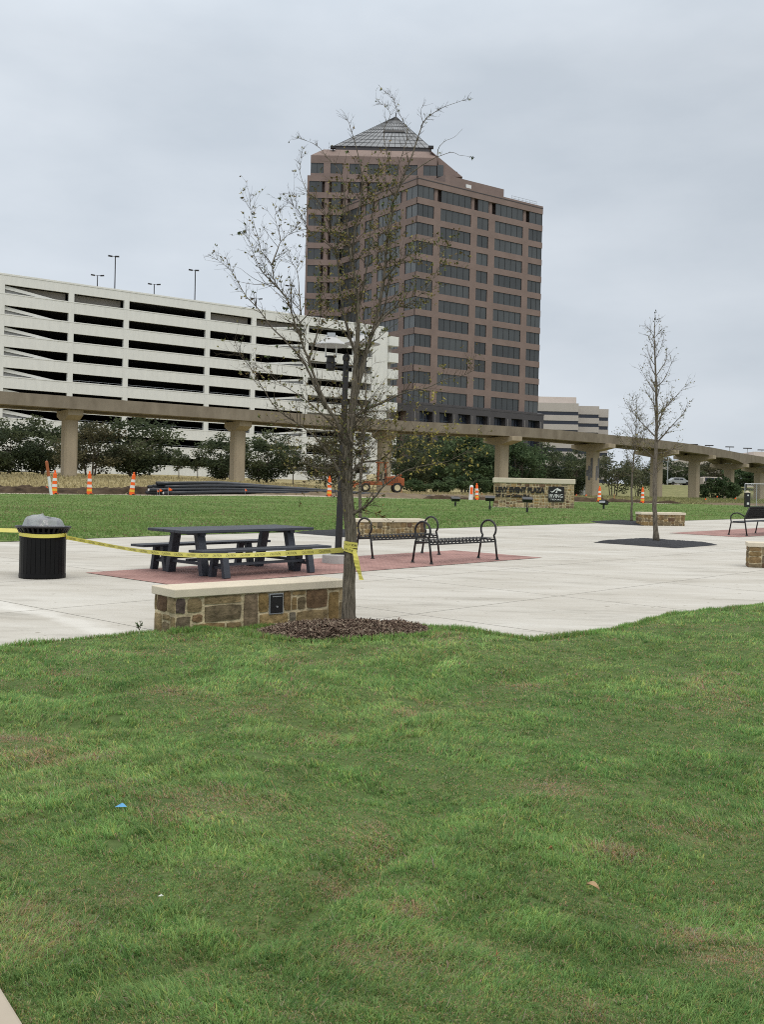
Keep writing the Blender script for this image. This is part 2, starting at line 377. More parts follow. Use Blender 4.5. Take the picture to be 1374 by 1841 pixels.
def raw_mesh(name, V, quads, mat_, cols=None, tris=None, smooth=False):
    me = bpy.data.meshes.new(name)
    nv = len(V); me.vertices.add(nv); me.vertices.foreach_set('co', np.asarray(V, np.float32).ravel())
    q = np.asarray(quads, np.int32) if quads is not None else np.zeros((0, 4), np.int32)
    t = np.asarray(tris, np.int32) if tris is not None else np.zeros((0, 3), np.int32)
    me.loops.add(q.size + t.size); me.loops.foreach_set('vertex_index', np.concatenate([q.ravel(), t.ravel()]))
    me.polygons.add(len(q) + len(t))
    st = np.concatenate([np.arange(len(q)) * 4, q.size + np.arange(len(t)) * 3]).astype(np.int32)
    me.polygons.foreach_set('loop_start', st)
    try: me.polygons.foreach_set('loop_total', np.concatenate([np.full(len(q), 4), np.full(len(t), 3)]).astype(np.int32))
    except Exception: pass
    me.update(calc_edges=True); me.validate()
    if cols is not None:
        ca = me.color_attributes.new('Col', 'FLOAT_COLOR', 'POINT')
        arr = np.ones((nv, 4), np.float32); arr[:, :3] = cols; ca.data.foreach_set('color', arr.ravel())
    if smooth: me.polygons.foreach_set('use_smooth', [True] * len(me.polygons))
    me.materials.append(mat_)
    return me
def link(name, me, parent=None):
    o = bpy.data.objects.new(name, me); COLL.objects.link(o)
    if parent is not None: o.parent = parent
    return o
def grid_mesh(name, XX, YY, ZZ, mat_, smooth=True):
    r, c = XX.shape; V = np.stack([XX, YY, ZZ], -1).reshape(-1, 3)
    i = np.arange(r * c).reshape(r, c)
    q = np.stack([i[:-1, :-1], i[:-1, 1:], i[1:, 1:], i[1:, :-1]], -1).reshape(-1, 4)
    return raw_mesh(name, V, q, mat_, smooth=smooth)

# ================================================================ THE SETTING
# base ground to the horizon
ys = np.concatenate([np.linspace(-30, 60, 46), np.linspace(62, 250, 150), np.linspace(260, 2500, 40)])
xs = np.concatenate([np.linspace(-1500, -130, 20), np.linspace(-125, 125, 168), np.linspace(130, 1500, 20)])
XX, YY = np.meshgrid(xs, ys)
ZZ = zg(XX, YY) - .07 - .10 * (YY < 61)
far = np.clip((YY - 66) / 10, 0, 1); ZZ = ZZ + far * (fbm(XX * .3, YY * .3, 3) - .5) * .35
tag(link('ground', grid_mesh('ground', XX, YY, ZZ, M['field'])), kind='structure')

EDX = np.array([-30, -6, -3.5, -2.98, -2.36, -1.9, .35, .85, 1.61, 2.6, 3.57, 5.33, 9, 30]); EDY = np.array([6, 8.6, 9.85, 10.35, 10.98, 11.4, 11.80, 11.79, 11.11, 11.93, 13.26, 14.82, 16.5, 20])
def yedge(X): return np.interp(X, EDX, EDY)
PEX = np.array([-60, -8.44, -5.5, -1.4, 2.03, 6.37, 18.19, 60]); PEY = np.array([0, 23.63, 27.34, 31.2, 34.32, 39.04, 50.84, 75])
def yplz(X): return np.interp(X, PEX, PEY)
LFX = np.array([-90, -22, -14.6, .5, 19, 27.6, 70]); LFY = np.array([58, 61.4, 64.8, 75.2, 80.6, 78.5, 78])
def yfar(X): return np.interp(X, LFX, LFY)

# plaza slab (one plane) with its joints cut as narrow dark grooves between bays
px = np.linspace(-40, 45, 120)
near = [(x, float(yedge(x)) - .30) for x in px]; farp = [(x, float(yplz(x)) + .15) for x in px[::-1]]
mb = MB(); poly = near + farp; n = len(poly)
mb.add([(x, y, S * y) for x, y in poly] + [(x, y, S * y - .15) for x, y in poly], [tuple(range(n))] + [(i, (i + 1) % n, n + (i + 1) % n, n + i) for i in range(n)])
tag(mb.build('plaza', M['plaza']), kind='structure')
AX = Vector((.673, .740)); BX = Vector((-.740, .673))        # the plaza's own axes
M['joint'] = mat('joint_line', (.49, .472, .43), .9, 0, .12, 6)
mb = MB()
def strip(p, q, w, h):
    p = Vector(p); q = Vector(q); d = (q - p).normalized(); nn = Vector((-d.y, d.x)) * w / 2
    P = [p + nn, q + nn, q - nn, p - nn]
    mb.add([(a.x, a.y, S * a.y + h) for a in P], [(0, 1, 2, 3)])
o0 = Vector((-2.99, 15.59))
for k in range(-6, 12):
    a0 = o0 + BX * (k * 3.05 - 1.2)
    for t in range(-60, 100):
        p = a0 + AX * (t * .5); q = a0 + AX * (t * .5 + .5)
        if all(yedge(r.x) - 1 < r.y < yplz(r.x) for r in (p, q)): strip(p, q, .014, .003)
for k in range(-8, 20):
    a0 = o0 + AX * (k * 3.2 + .4)
    for t in range(-60, 100):
        p = a0 + BX * (t * .5); q = a0 + BX * (t * .5 + .5)
        if all(yedge(r.x) - 1 < r.y < yplz(r.x) for r in (p, q)): strip(p, q, .014, .0036)
tag(mb.build('plaza_joint', M['joint']), kind='structure')
def quad_sheet(name, corner, la, lb, h, m_):
    c = Vector(corner); P = [c, c + AX * la, c + AX * la + BX * lb, c + BX * lb]
    mb = MB(); mb.add([(p.x, p.y, S * p.y + h) for p in P], [(0, 1, 2, 3)]); return tag(mb.build(name, m_), kind='structure')
quad_sheet('red_paving', (-2.99, 15.59), 9.53, 2.40, .008, M['redpave'])
quad_sheet('red_paving', (11.05, 32.9), 9.5, 2.4, .008, M['redpave'])

# gravel tree beds: low mounds of black stone
def bed(cx, cy, half, seed):
    g = np.linspace(-half, half, 60); U, W = np.meshgrid(g, g)
    X = cx + AX.x * U + BX.x * W; Y = cy + AX.y * U + BX.y * W
    e = np.clip((half - np.maximum(abs(U), abs(W))) / .5, 0, 1)
    Z = S * Y + .006 + .085 * e * (2 - e) + .03 * (fbm(U * 14, W * 14, seed, 2) - .5) * np.clip(e * 6, 0, 1)
    return tag(link('gravel', grid_mesh('gravel', X, Y, Z, M['gravel'], False)), 'black gravel filling the square tree bed', 'gravel', kind='stuff')
bed(7.35, 28.55, 1.2, 4); bed(9.6, 41.35, 1.2, 5); bed(-.78, 29.85, 1.2, 6)

# foreground lawn: rolling sod with seams
def lawn_h(X, Y):
    d = np.clip((yedge(X) - Y) / .5, 0, 1)
    u = X * .75 - Y * .66; w = X * .66 + Y * .75
    seams = np.abs(vnoise(u * 1.3 + .6 * vnoise(w * .8, u, 3), w * .35, 9) - .5) * 2
    seams = np.clip(seams * 3.2, 0, 1)
    dp = X + .98 + (Y - 3.06) * .664; kp = np.clip(dp / .45, 0, 1)
    return S * Y + .035 * d - .06 * (dp < 0) + kp * d * (.08 * (fbm(X * .9, Y * .9, 1) - .5) + .055 * (seams - .8) + .075 * (fbm(X * 2.4, Y * 2.8, 2, 4) - .5)) + (1 - d) * .004
g = np.linspace(0, 1, 170) ** .8; xs = np.linspace(-9, 11, 330)
XX, GG = np.meshgrid(xs, g); YE = yedge(XX) + .05 * (fbm(XX * 3, XX * 0, 8) - .5); YY = -1 + (YE + 1) * GG
ZZ = lawn_h(XX, YY)
ZZ[-1] -= .03
tag(link('lawn', grid_mesh('lawn', XX, YY, ZZ, M['thatch'])), kind='structure')
# mid lawn
def mid_h(X, Y):
    d = np.clip((Y - yplz(X)) / 1.5, 0, 1)
    return zg(X, Y) + .01 + .05 * d + d * .10 * (fbm(X * .35, Y * .35, 12) - .4)
g = np.linspace(0, 1, 80); xs = np.linspace(-60, 60, 240)
XX, GG = np.meshgrid(xs, g); Y0 = yplz(XX) + .10 * (fbm(XX * 1.2, XX * 0, 31) - .5); Y1 = np.maximum(yfar(XX), Y0 + .5)
YY = Y0 + (Y1 - Y0) * GG
tag(link('far_lawn', grid_mesh('far_lawn', XX, YY, mid_h(XX, YY), M['sod'])), kind='structure')
# sidewalk strip and turned soil behind the far lawn
M['walk'] = mat('sidewalk_concrete', (.43, .38, .31), .9, 0, .12, 1.5)
def band(name, x0, x1, d0, d1, h, m_, nx=120, ny=6, rough=0, sd=0, kind='structure'):
    xs = np.linspace(x0, x1, nx); g = np.linspace(0, 1, ny); XX, GG = np.meshgrid(xs, g)
    YY = yfar(XX) + d0 + (d1 - d0) * GG
    e = np.clip(np.minimum(GG, 1 - GG) * 5, 0, 1) * np.clip(np.minimum(XX - x0, x1 - XX) / 1.5, 0, 1)
    ZZ = zg(XX, YY) + h + rough * e * (.05 + .9 * fbm(XX * .5, YY * .9, sd, 3) * (.5 + fbm(XX * 2.5, YY * 2.5, sd + 20, 4))) - .12 * (1 - e) * (rough > 0)
    return tag(link(name, grid_mesh(name, XX, YY, ZZ, m_)), kind=kind)
band('sidewalk', -60, 70, .3, 2.4, .05, M['walk'])
band('dirt', -45, -12, 2.5, 7.0, .0, M['dirt'], 400, 60, .62, 3)
band('dirt', -13, 13, 2.2, 9.5, .03, M['dirt2'], 160, 30, .42, 5)
band('dirt', 2, 24, 2.1, 4.2, .0, M['dirt'], 160, 14, .45, 6)
band('dirt', 24, 60, 3.0, 5.2, .0, M['dirt2'], 160, 14, .35, 7)

# sidewalk corner beside the photographer
mb = MB(); P = [(-2.6, 5.5), (-1.03, 3.135), (-.98, 3.06), (-.93, 1.0), (-6, 1.0), (-6, 5.5)]
n = 6; mb.add([(x, y, S * y + .07) for x, y in P] + [(x, y, S * y - .05) for x, y in P], [tuple(range(n - 1, -1, -1))] + [(i, (i + 1) % n, n + (i + 1) % n, n + i) for i in range(n)])
tag(mb.build('path', M['walk'], bevel=.012), kind='structure')

# ---------------------------------------------------------------- grass blades (uncountable: one object per lawn)
RNG = np.random.default_rng(7)
MUL = (-.36, 11.10, .95, .60, .45)
def mul_d(X, Y):
    u = X - MUL[0]; w = Y - MUL[1]; c, s = math.cos(MUL[4]), math.sin(MUL[4])
    return np.sqrt(((u * c + w * s) / MUL[2]) ** 2 + ((-u * s + w * c) / MUL[3]) ** 2)
W1C, W1A, W1L, W1T = (-1.375, 11.565), math.radians(40), 2.14, .44
def in_wall1(X, Y, pad=0):
    u = X - W1C[0]; w = Y - W1C[1]; c, s = math.cos(W1A), math.sin(W1A)
    return (abs(u * c + w * s) < W1L / 2 + pad) & (abs(-u * s + w * c) < W1T / 2 + pad)
straw_c = [gp(520, 1203), gp(300, 1255), gp(455, 1290), gp(20, 1335), gp(70, 1370), (gp(120, 1222)), gp(610, 1605), gp(740, 1285), gp(930, 1235), gp(1110, 1548), gp(730, 1660), gp(1240, 1690), gp(170, 1370), gp(1290, 1740), gp(990, 1430)]
straw_r = [.30, .30, .22, .45, .35, .25, .16, .2, .3, .2, .14, .16, .2, .15, .3]
def blades(n, Y0, Y1, pw, hfun, wfun, seed, keep, spread=.43, per=1, rad=.02):
    r = np.random.default_rng(seed); nt_ = n // per
    u = r.random(nt_); a = 1 - pw
    Y = (Y0 ** a + u * (Y1 ** a - Y0 ** a)) ** (1 / a) if abs(a) > 1e-6 else Y0 * (Y1 / Y0) ** u
    X = (r.random(nt_) * 2 - 1) * (spread * Y + .25)
    if per > 1:                                   # tufts: blades spread out from a common root
        sz = rad * np.clip(r.lognormal(0, .45, nt_), .4, 2.6) * np.clip(Y / 5, .8, 2.4)
        ang = r.random(nt_ * per) * 2 * PI; rr = np.sqrt(r.random(nt_ * per)) * np.repeat(sz, per)
        th_ = np.repeat(np.clip(r.lognormal(0, .32, nt_), .5, 2.2), per)
        tc_ = np.repeat(r.normal(0, 1, nt_), per)
        X = np.repeat(X, per) + np.cos(ang) * rr; Y = np.repeat(Y, per) + np.sin(ang) * rr
        lin = rr / np.repeat(sz, per)
    else: ang = r.random(nt_) * 2 * PI; th_ = np.ones(nt_); tc_ = r.normal(0, 1, nt_); lin = r.random(nt_)
    k = keep(X, Y); X, Y, ang, th_, tc_, lin = X[k], Y[k], ang[k], th_[k], tc_[k], lin[k]; n = len(X)
    h = hfun(X, Y, r) * th_; w = wfun(X, Y, r)
    drift = fbm(X * 1.6, Y * 1.6, 41, 3) * 9
    fa = np.where(r.random(n) < .38, ang + r.normal(0, .5, n), drift + r.normal(0, .55, n))
    lean = np.clip(.45 + .65 * lin + r.normal(0, .22, n), .1, 1.55)
    blades.tc = tc_
    return X, Y, h, w, fa, lean, r
def emit(name, X, Y, Z, h, w, fa, lean, col, r, label):
    n = len(X); dx, dy = np.cos(fa), np.sin(fa)
    sa = r.random(n) * 2 * PI; sx, sy = np.cos(sa), np.sin(sa)
    mh, th = h * .55, h
    V = np.zeros((n, 5, 3), np.float32)
    b = np.stack([X, Y, Z - .006], -1); sv = np.stack([sx, sy, 0 * sx], -1) * (w / 2)[:, None]
    l1 = np.sin(lean * .55) * mh; l2 = l1 + np.sin(lean * 1.15) * (th - mh)
    z1 = np.cos(lean * .55) * mh; z2 = z1 + np.cos(np.minimum(lean * 1.15, 1.75)) * (th - mh)
    V[:, 0] = b - sv; V[:, 1] = b + sv
    mid = np.stack([X + dx * l1, Y + dy * l1, Z + z1], -1)
    V[:, 2] = mid - sv * .85; V[:, 3] = mid + sv * .85
    V[:, 4] = np.stack([X + dx * l2, Y + dy * l2, Z + z2], -1)
    i = np.arange(n) * 5
    q = np.stack([i, i + 1, i + 3, i + 2], -1); t = np.stack([i + 2, i + 3, i + 4], -1)
    C = np.repeat(col, 5, 0).reshape(n, 5, 3)
    me = raw_mesh(name, V.reshape(-1, 3), q, M['grass'], C.reshape(-1, 3), t)
    return tag(link(name, me), label, 'grass', kind='stuff')
def straw_field(X, Y):
    s = np.clip((fbm(X * 1.5, Y * 1.9, 77, 5) - .55) * 6, 0, 1) * .6
    for (cx, cy), rr in zip(straw_c, straw_r):
        d = np.hypot((X - cx) / rr, (Y - cy) / (rr * .8)); s = np.maximum(s, np.clip(1.15 - d, 0, 1))
    return s
def keep1(X, Y):
    return (fbm(X * 4, Y * 5, 90, 3) > .20) & (Y < yedge(X) - .0) & (mul_d(X, Y) > .93 + .12 * (vnoise(X * 9, Y * 9, 4) - .5)) & ~in_wall1(X, Y, .0) & (X + .985 + (Y - 3.06) * .664 > 0) 
def gcol(X, Y, r, st, tc=0):
    n = len(X); t = fbm(X * .8, Y * .8, 51, 4); t2 = vnoise(X * 5, Y * 5, 52)
    g = np.stack([.182 + .140 * t, .352 + .100 * t, .112 + .058 * t], -1)
    g *= ((.80 + .42 * t2) * (1 + .16 * tc))[:, None] * r.uniform(.7, 1.3, n)[:, None]
    g[:, 0] *= 1 + .10 * tc
    yel = r.random(n) < .10; g[yel] = g[yel] * np.array([1.55, 1.12, 1.0])
    cl = clump(X, Y); g *= (.90 + .20 * cl)[:, None]
    is_s = r.random(n) < (.13 + .30 * np.clip(.45 - cl, 0, 1) + .76 * st)
    sc = np.stack([r.uniform(.34, .60, n), r.uniform(.29, .49, n), r.uniform(.165, .30, n)], -1)
    g[is_s] = sc[is_s]
    return g, is_s
def clump(X, Y):
    u = X * .86 - Y * .5; w = X * .5 + Y * .86           # drifts drawn out along the sod rows
    a = fbm(u * 1.6 + .5 * vnoise(X * 2, Y * 2, 3), w * 3.2, 61, 4); b = vnoise(u * 5, w * 8, 62)
    return np.clip((a - .5) * 3.4 + (b - .5) * .5 + .5, 0, 1)
def hf(X, Y, r):
    cl = clump(X, Y)
    tuft = np.clip((vnoise(X * 6, Y * 6, 63) - .72) * 4, 0, 1)
    edge = np.clip(1 - (yedge(X) - Y) / .22, 0, 1)
    return (.011 + .023 * cl + .010 * tuft) * r.uniform(.65, 1.35, len(X)) * (1 + .55 * edge * vnoise(X * 5, Y * 2, 8))
def wf(X, Y, r): return r.uniform(.0022, .0042, len(X)) * np.clip(Y / 4.2, .9, 3.2)
X, Y, h, w, fa, lean, r = blades(900000, 2.8, 15.6, 1.40, hf, wf, 1, keep1, .43, 8, .022)
st = straw_field(X, Y); col, iss = gcol(X, Y, r, st, np.clip(blades.tc, -1.8, 1.8)); lean = np.where(iss, lean + .45, lean)
emit('grass', X, Y, lawn_h(X, Y), h, w, fa, lean, col, r, 'short green turf with straw patches filling the foreground')
# taller fringe along the lawn edge, round the mulch and against the wall
r = np.random.default_rng(3); n = 16000
X = r.uniform(-5, 8, n); Y = yedge(X) - np.abs(r.normal(0, .06, n))
a = r.random(5000) * 2 * PI; rr = 1.0 + np.abs(r.normal(0, .07, 5000)); c, s = math.cos(MUL[4]), math.sin(MUL[4])
ux, uy = np.cos(a) * rr * MUL[2], np.sin(a) * rr * MUL[3]
X = np.concatenate([X, MUL[0] + ux * c - uy * s]); Y = np.concatenate([Y, MUL[1] + ux * s + uy * c])
t = r.uniform(-1.15, 1.15, 5500); d = -(W1T / 2 + np.abs(r.normal(0, .05, 5500)) + .005)
X = np.concatenate([X, W1C[0] + t * math.cos(W1A) - d * math.sin(W1A)]); Y = np.concatenate([Y, W1C[1] + t * math.sin(W1A) + d * math.cos(W1A)])
k = (Y < yedge(X) + .03) & (mul_d(X, Y) > .9) & ~in_wall1(X, Y); X = X[k]; Y = Y[k]; n = len(X)
h = r.uniform(.035, .075, n) * (.55 + .75 * vnoise(X * 3, Y * 3, 5)); w = r.uniform(.006, .010, n); fa = r.random(n) * 2 * PI; lean = np.clip(r.normal(.45, .3, n), 0, 1.3)
col, iss = gcol(X, Y, r, np.zeros(n))
emit('grass', X, Y, lawn_h(X, Y), h, w, fa, lean, col * np.array([.85, .95, .8]), r, 'taller grass fringe along the near edge of the plaza')
# long loose straw lying on top
n = 1500; r = np.random.default_rng(9)
Y = 3.1 * (11 / 3.1) ** r.random(n); X = (r.random(n) * 2 - 1) * .42 * Y
ci = r.integers(0, len(straw_c), n); on = r.random(n) < .35
X = np.where(on, np.array([c[0] for c in straw_c])[ci] + r.normal(0, .15, n), X); Y = np.where(on, np.array([c[1] for c in straw_c])[ci] + r.normal(0, .12, n), Y)
k = keep1(X, Y); X = X[k]; Y = Y[k]; n = len(X)
sc = np.stack([r.uniform(.34, .55, n), r.uniform(.28, .44, n), r.uniform(.17, .28, n)], -1)
emit('straw', X, Y, lawn_h(X, Y) + r.uniform(.018, .04, n), r.uniform(.02, .06, n) * (1 + .8 * (r.random(n) < .12)), r.uniform(.0016, .0028, n) * np.clip(Y / 5, 1, 2), r.random(n) * 6.3, r.uniform(1.45, 1.75, n), sc, r, 'loose dry straw stems scattered over the turf')
# coarse tufts on the far lawn
def keep2(X, Y): return (Y > yplz(X) + .02) & (Y < yfar(X) - .1)
def hf2(X, Y, r): return r.uniform(.03, .075, len(X))
def wf2(X, Y, r): return r.uniform(.02, .05, len(X))
X, Y, h, w, fa, lean, r = blades(90000, 24, 82, 1.6, hf2, wf2, 5, keep2, .40)
t = fbm(X * .4, Y * .4, 15, 4); g = np.stack([.12 + .13 * t, .235 + .10 * t, .062 + .05 * t], -1) * r.uniform(.75, 1.25, len(X))[:, None]
yl = r.random(len(X)) < .08 + .4 * np.clip((fbm(X * .7, Y * .9, 95, 4) - .55) * 6, 0, 1); g[yl] = np.array([.27, .235, .125])
emit('grass', X, Y, mid_h(X, Y), h, w, fa, lean, g, r, 'green lawn tufts on the rise beyond the plaza')
# dead grass and weeds on the rough field
def keep3(X, Y): return (Y > yfar(X) + 2.6) & (Y < 150)
X, Y, h, w, fa, lean, r = blades(45000, 64, 150, 1.3, lambda X, Y, r: r.uniform(.06, .28, len(X)), lambda X, Y, r: r.uniform(.05, .14, len(X)), 6, keep3, .42)
on_dirt = (Y < yfar(X) + 8.5) & (X < 12)
k = ~on_dirt | (r.random(len(X)) < .12); X, Y, h, w, fa, lean = X[k], Y[k], h[k], w[k], fa[k], lean[k]
gr = np.clip((X - 5) / 30, 0, 1)[:, None]; q = r.random(len(X))[:, None]
g = (np.array([.40, .345, .195]) * (1 - gr) + np.array([.20, .215, .09]) * gr) * (.65 + .7 * q)
emit('grass', X, Y, zg(X, Y), h, w, fa, lean * .8, g, r, 'dry tan grass on the rough field under the guideway')

# mulch ring at the foot of the near tree
TREE = (-.325, 11.37)
def mul_h(X, Y):
    d = np.clip(1 - mul_d(X, Y), 0, 1); return lawn_h(X, Y) + .13 * np.sqrt(d) * (.75 + .4 * vnoise(X * 5, Y * 5, 2)) - .005
r = np.random.default_rng(12); n = 17000
a = r.random(n) * 2 * PI; rr = np.sqrt(r.random(n)) * (1.02 + .10 * r.random(n) ** 4); c, s = math.cos(MUL[4]), math.sin(MUL[4])
ux, uy = np.cos(a) * rr * MUL[2], np.sin(a) * rr * MUL[3]; X = MUL[0] + ux * c - uy * s; Y = MUL[1] + ux * s + uy * c
Z = mul_h(X, Y) + r.uniform(0, .026, n); L = r.uniform(.012, .052, n); Wd = r.uniform(.0022, .0065, n)
ang = r.random(n) * 2 * PI; pt = r.normal(0, .45, n)
d = np.stack([np.cos(ang) * np.cos(pt), np.sin(ang) * np.cos(pt), np.sin(pt)], -1) * L[:, None]
sd = np.stack([-np.sin(ang), np.cos(ang), r.normal(0, .5, n)], -1) * Wd[:, None]; up = np.array([0, 0, .004])
P = np.stack([X, Y, Z], -1); V = np.stack([P - d - sd, P + d - sd, P + d + sd, P - d + sd, P - d * .9 + up, P + d * .8 + up], 1).reshape(-1, 3)
i = np.arange(n) * 6
q = np.concatenate([np.stack([i, i + 1, i + 5, i + 4], -1), np.stack([i + 4, i + 5, i + 2, i + 3], -1)])
base = np.array([[.075, .048, .038], [.11, .075, .058], [.17, .125, .095], [.055, .036, .03], [.25, .20, .155]])
C = (base * np.array([1.28, 1.35, 1.35]))[r.choice(5, n, p=[.26, .28, .24, .10, .12])] * r.uniform(.8, 1.2, (n, 1))
tag(link('mulch', raw_mesh('mulch', V, q, M['mulch'], np.repeat(C, 6, 0))), 'brown shredded mulch heaped round the near tree trunk', 'mulch', kind='stuff')
g = np.linspace(0, 1, 16); th = np.linspace(0, 2 * PI, 49); GG, TT = np.meshgrid(g, th)
ux, uy = np.cos(TT) * GG * MUL[2], np.sin(TT) * GG * MUL[3]; X = MUL[0] + ux * c - uy * s; Y = MUL[1] + ux * s + uy * c
M['mulchbed'] = mat('mulch_bed', (.05, .034, .027), .95, 0, .4, 30)
tag(link('soil', grid_mesh('soil', X, Y, mul_h(X, Y) + .002, M['mulchbed'])), kind='structure')

# ================================================================ STONE SEAT WALLS
STONE_COL = [(.200, .152, .088), (.165, .130, .080), (.240, .182, .10), (.140, .112, .076), (.225, .157, .074), (.120, .077, .048), (.27, .212, .126), (.185, .127, .064)]
def split(rng, u0, v0, u1, v1, mx_, mn):
    w, h = u1 - u0, v1 - v0
    if w <= mx_ and h <= mx_ * .62 and (rng.random() < .55 or (w < mn * 2.2 and h < mn * 2)): return [(u0, v0, u1, v1)]
    if w / max(h, 1e-6) > rng.uniform(.9, 1.7):
        if w < mn * 1.8: return [(u0, v0, u1, v1)]
        t = u0 + w * rng.uniform(.34, .66); return split(rng, u0, v0, t, v1, mx_, mn) + split(rng, t, v0, u1, v1, mx_, mn)
    if h < mn * 1.5: return [(u0, v0, u1, v1)]
    t = v0 + h * rng.uniform(.36, .64); return split(rng, u0, v0, u1, t, mx_, mn) + split(rng, u0, t, u1, v1, mx_, mn)
MORTAR = (.50, .425, .28)
def stones_on(mb, O, U, Nn, L, Hh, rects, rng, gap=.007, proud=.014, fixed=None):
    """lay stones on the face through O along U, Nn outwards; rects in metres"""
    O = Vector(O); U = Vector(U); Nn = Vector(Nn); Z = Vector((0, 0, 1))
    for k, (u0, v0, u1, v1) in enumerate(rects):
        g = gap * rng.uniform(.7, 1.3); u0 += g; u1 -= g; v0 += g; v1 -= g
        if u1 - u0 < .008 or v1 - v0 < .008: continue
        col = fixed[k] if fixed and fixed[k] else rng.choice(STONE_COL); f = rng.uniform(.85, 1.2); col = tuple(x * f for x in col)
        pr = proud * rng.uniform(.5, 1.3); j = min(.0055, .06 * (u1 - u0), .06 * (v1 - v0))
        # outline with knocked-off corners and a slightly domed face
        nx = 5; ny = 4; V = []
        for b in range(ny):
            for a in range(nx):
                uu = u0 + (u1 - u0) * a / (nx - 1); vv = v0 + (v1 - v0) * b / (ny - 1)
                ed = a in (0, nx - 1) or b in (0, ny - 1)
                cn = a in (0, nx - 1) and b in (0, ny - 1)
                uu += rng.uniform(-j, j) * (1 if ed else .5); vv += rng.uniform(-j, j) * (1 if ed else .5)
                if cn: uu += (j * 1.0) * (1 if a == 0 else -1); vv += (j * 1.0) * (1 if b == 0 else -1)
                V.append(O + U * uu + Z * vv + Nn * (pr * (.55 if ed else 1) + rng.uniform(-.003, .004)))
        ring = [a for a in range(nx)] + [b * nx + nx - 1 for b in range(1, ny)] + [(ny - 1) * nx + a for a in range(nx - 2, -1, -1)] + [b * nx for b in range(ny - 2, 0, -1)]
        n0 = len(V); V += [V[i] - Nn * (pr + .006) for i in ring]
        Fc = [(b * nx + a, b * nx + a + 1, (b + 1) * nx + a + 1, (b + 1) * nx + a) for b in range(ny - 1) for a in range(nx - 1)]
        Fc += [(ring[i], n0 + i, n0 + (i + 1) % len(ring), ring[(i + 1) % len(ring)]) for i in range(len(ring))]
        mb.add(V, Fc, 0, col)
def stone_wall(loc, rz, L, T, h, capt, label, cat, group, seed, mx_=.34, mn=.075, front=None, frontcol=None, left=None, over=.025):
    rng = random.Random(seed)
    o = thing('stone_seat_wall', loc, label, cat, group, rz)
    mb = MB(); hh = h - capt; b0 = -.12
    mb.box((0, 0, (hh + b0) / 2), (L - .012, T - .012, hh - b0), 0, 0, MORTAR)
    faces = [((-L / 2, -T / 2 + .004, 0), (1, 0, 0), (0, -1, 0), L, front, frontcol), ((-L / 2 + .004, T / 2, 0), (0, -1, 0), (-1, 0, 0), T, left, None),
             ((L / 2 - .004, -T / 2, 0), (0, 1, 0), (1, 0, 0), T, None, None), ((L / 2, T / 2 - .004, 0), (-1, 0, 0), (0, 1, 0), L, None, None)]
    for O, U, Nn, LL, rects, cols in faces:
        if rects: rc = [(a * LL, b0 * 0 + (1 - d) * hh, c_ * LL, (1 - b_) * hh) for a, b_, c_, d in rects]
        else: rc = split(rng, 0, 0, LL, hh, mx_, mn)
        stones_on(mb, O, U, Nn, LL, hh, rc, rng, fixed=cols, gap=.0085 if T < .6 else .014)
    tilt(o)
    mb.build('stonework', M['stone'], o, recalc=True)
    mb = MB(); mb.box((0, 0, h - capt / 2), (L + over * 2, T + over * 2, capt)); mb.build('cap', M['cap'], o, bevel=.008)
    return o
fr = [(.0, .02, .055, .40), (.06, .02, .145, .40), (0, .45, .085, 1), (.09, .43, .15, .64), (.155, .0, .365, .22), (.155, .24, .365, .66), (.09, .66, .275, 1), (.28, .68, .37, 1), (.375, 0, .465, 1), (.465, 0, .525, .52),
      (.47, .54, .65, 1), (.615, 0, .665, .52), (.665, 0, .755, .15), (.665, .17, .70, .52), (.70, .17, .755, .52), (.755, 0, .895, .52), (.65, .54, .695, 1), (.695, .54, .90, 1), (.90, 0, .97, .08), (.90, .09, .97, 1), (.97, 0, 1, .36), (.97, .38, 1, 1)]
frc = [(.05, .042, .042), (.15, .125, .08), None, (.14, .10, .065), (.15, .125, .08), (.125, .108, .078), (.15, .11, .065), (.125, .10, .06), (.125, .105, .08), (.17, .13, .065),
       (.19, .15, .085), None, (.17, .135, .075), (.13, .10, .055), (.11, .095, .065), (.105, .075, .05), (.13, .125, .11), (.17, .14, .085), None, (.16, .12, .06), None, None]
lf = [(0, 0, .10, .40), (.12, 0, .60, .40), (.62, 0, 1, .40), (0, .44, .36, 1), (.38, .44, .76, .60), (.38, .62, .74, 1), (.78, .46, 1, 1)]
z1 = S * 11.3
w1 = stone_wall((W1C[0], W1C[1], z1), W1A, W1L, W1T, .505, .085, 'stone seat wall with black outlet box beside the near tree', 'seat wall', 'stone seat walls', 1, front=fr, frontcol=[c and (c[0] * 1.38, c[1] * 1.26, c[2] * 1.1) for c in frc], left=lf)
# outlet box let into wall 1
ob = MB(); u = -W1L / 2 + W1L * .568
ob.box((u, -W1T / 2 - .006, .29), (.16, .03, .20), 0, 0); fb = ob.build('outlet_box', M['steel_black'], w1, bevel=.004)
ob = MB(); ob.box((u, -W1T / 2 - .004, .29), (.182, .02, .222)); ob.build('outlet_frame', M['metal'], w1)
ob = MB(); ob.box((u, -W1T / 2 - .024, .368), (.12, .008, .008)); ob.tube([(u, -W1T / 2 - .02, .258), (u, -W1T / 2 - .034, .258)], .011, 10); ob.build('lock', M['metal'], w1)
def wall_between(p, q, T): p = Vector(p); q = Vector(q); d = q - p; a = math.atan2(d.y, d.x); n = Vector((-math.sin(a), math.cos(a))) * T / 2; c = (p + q) / 2 + n; return (c.x, c.y, S * (c.y - T / 2)), a, d.length
l, a, L = wall_between((-.75, 28.2), (1.21, 29.1), .45)
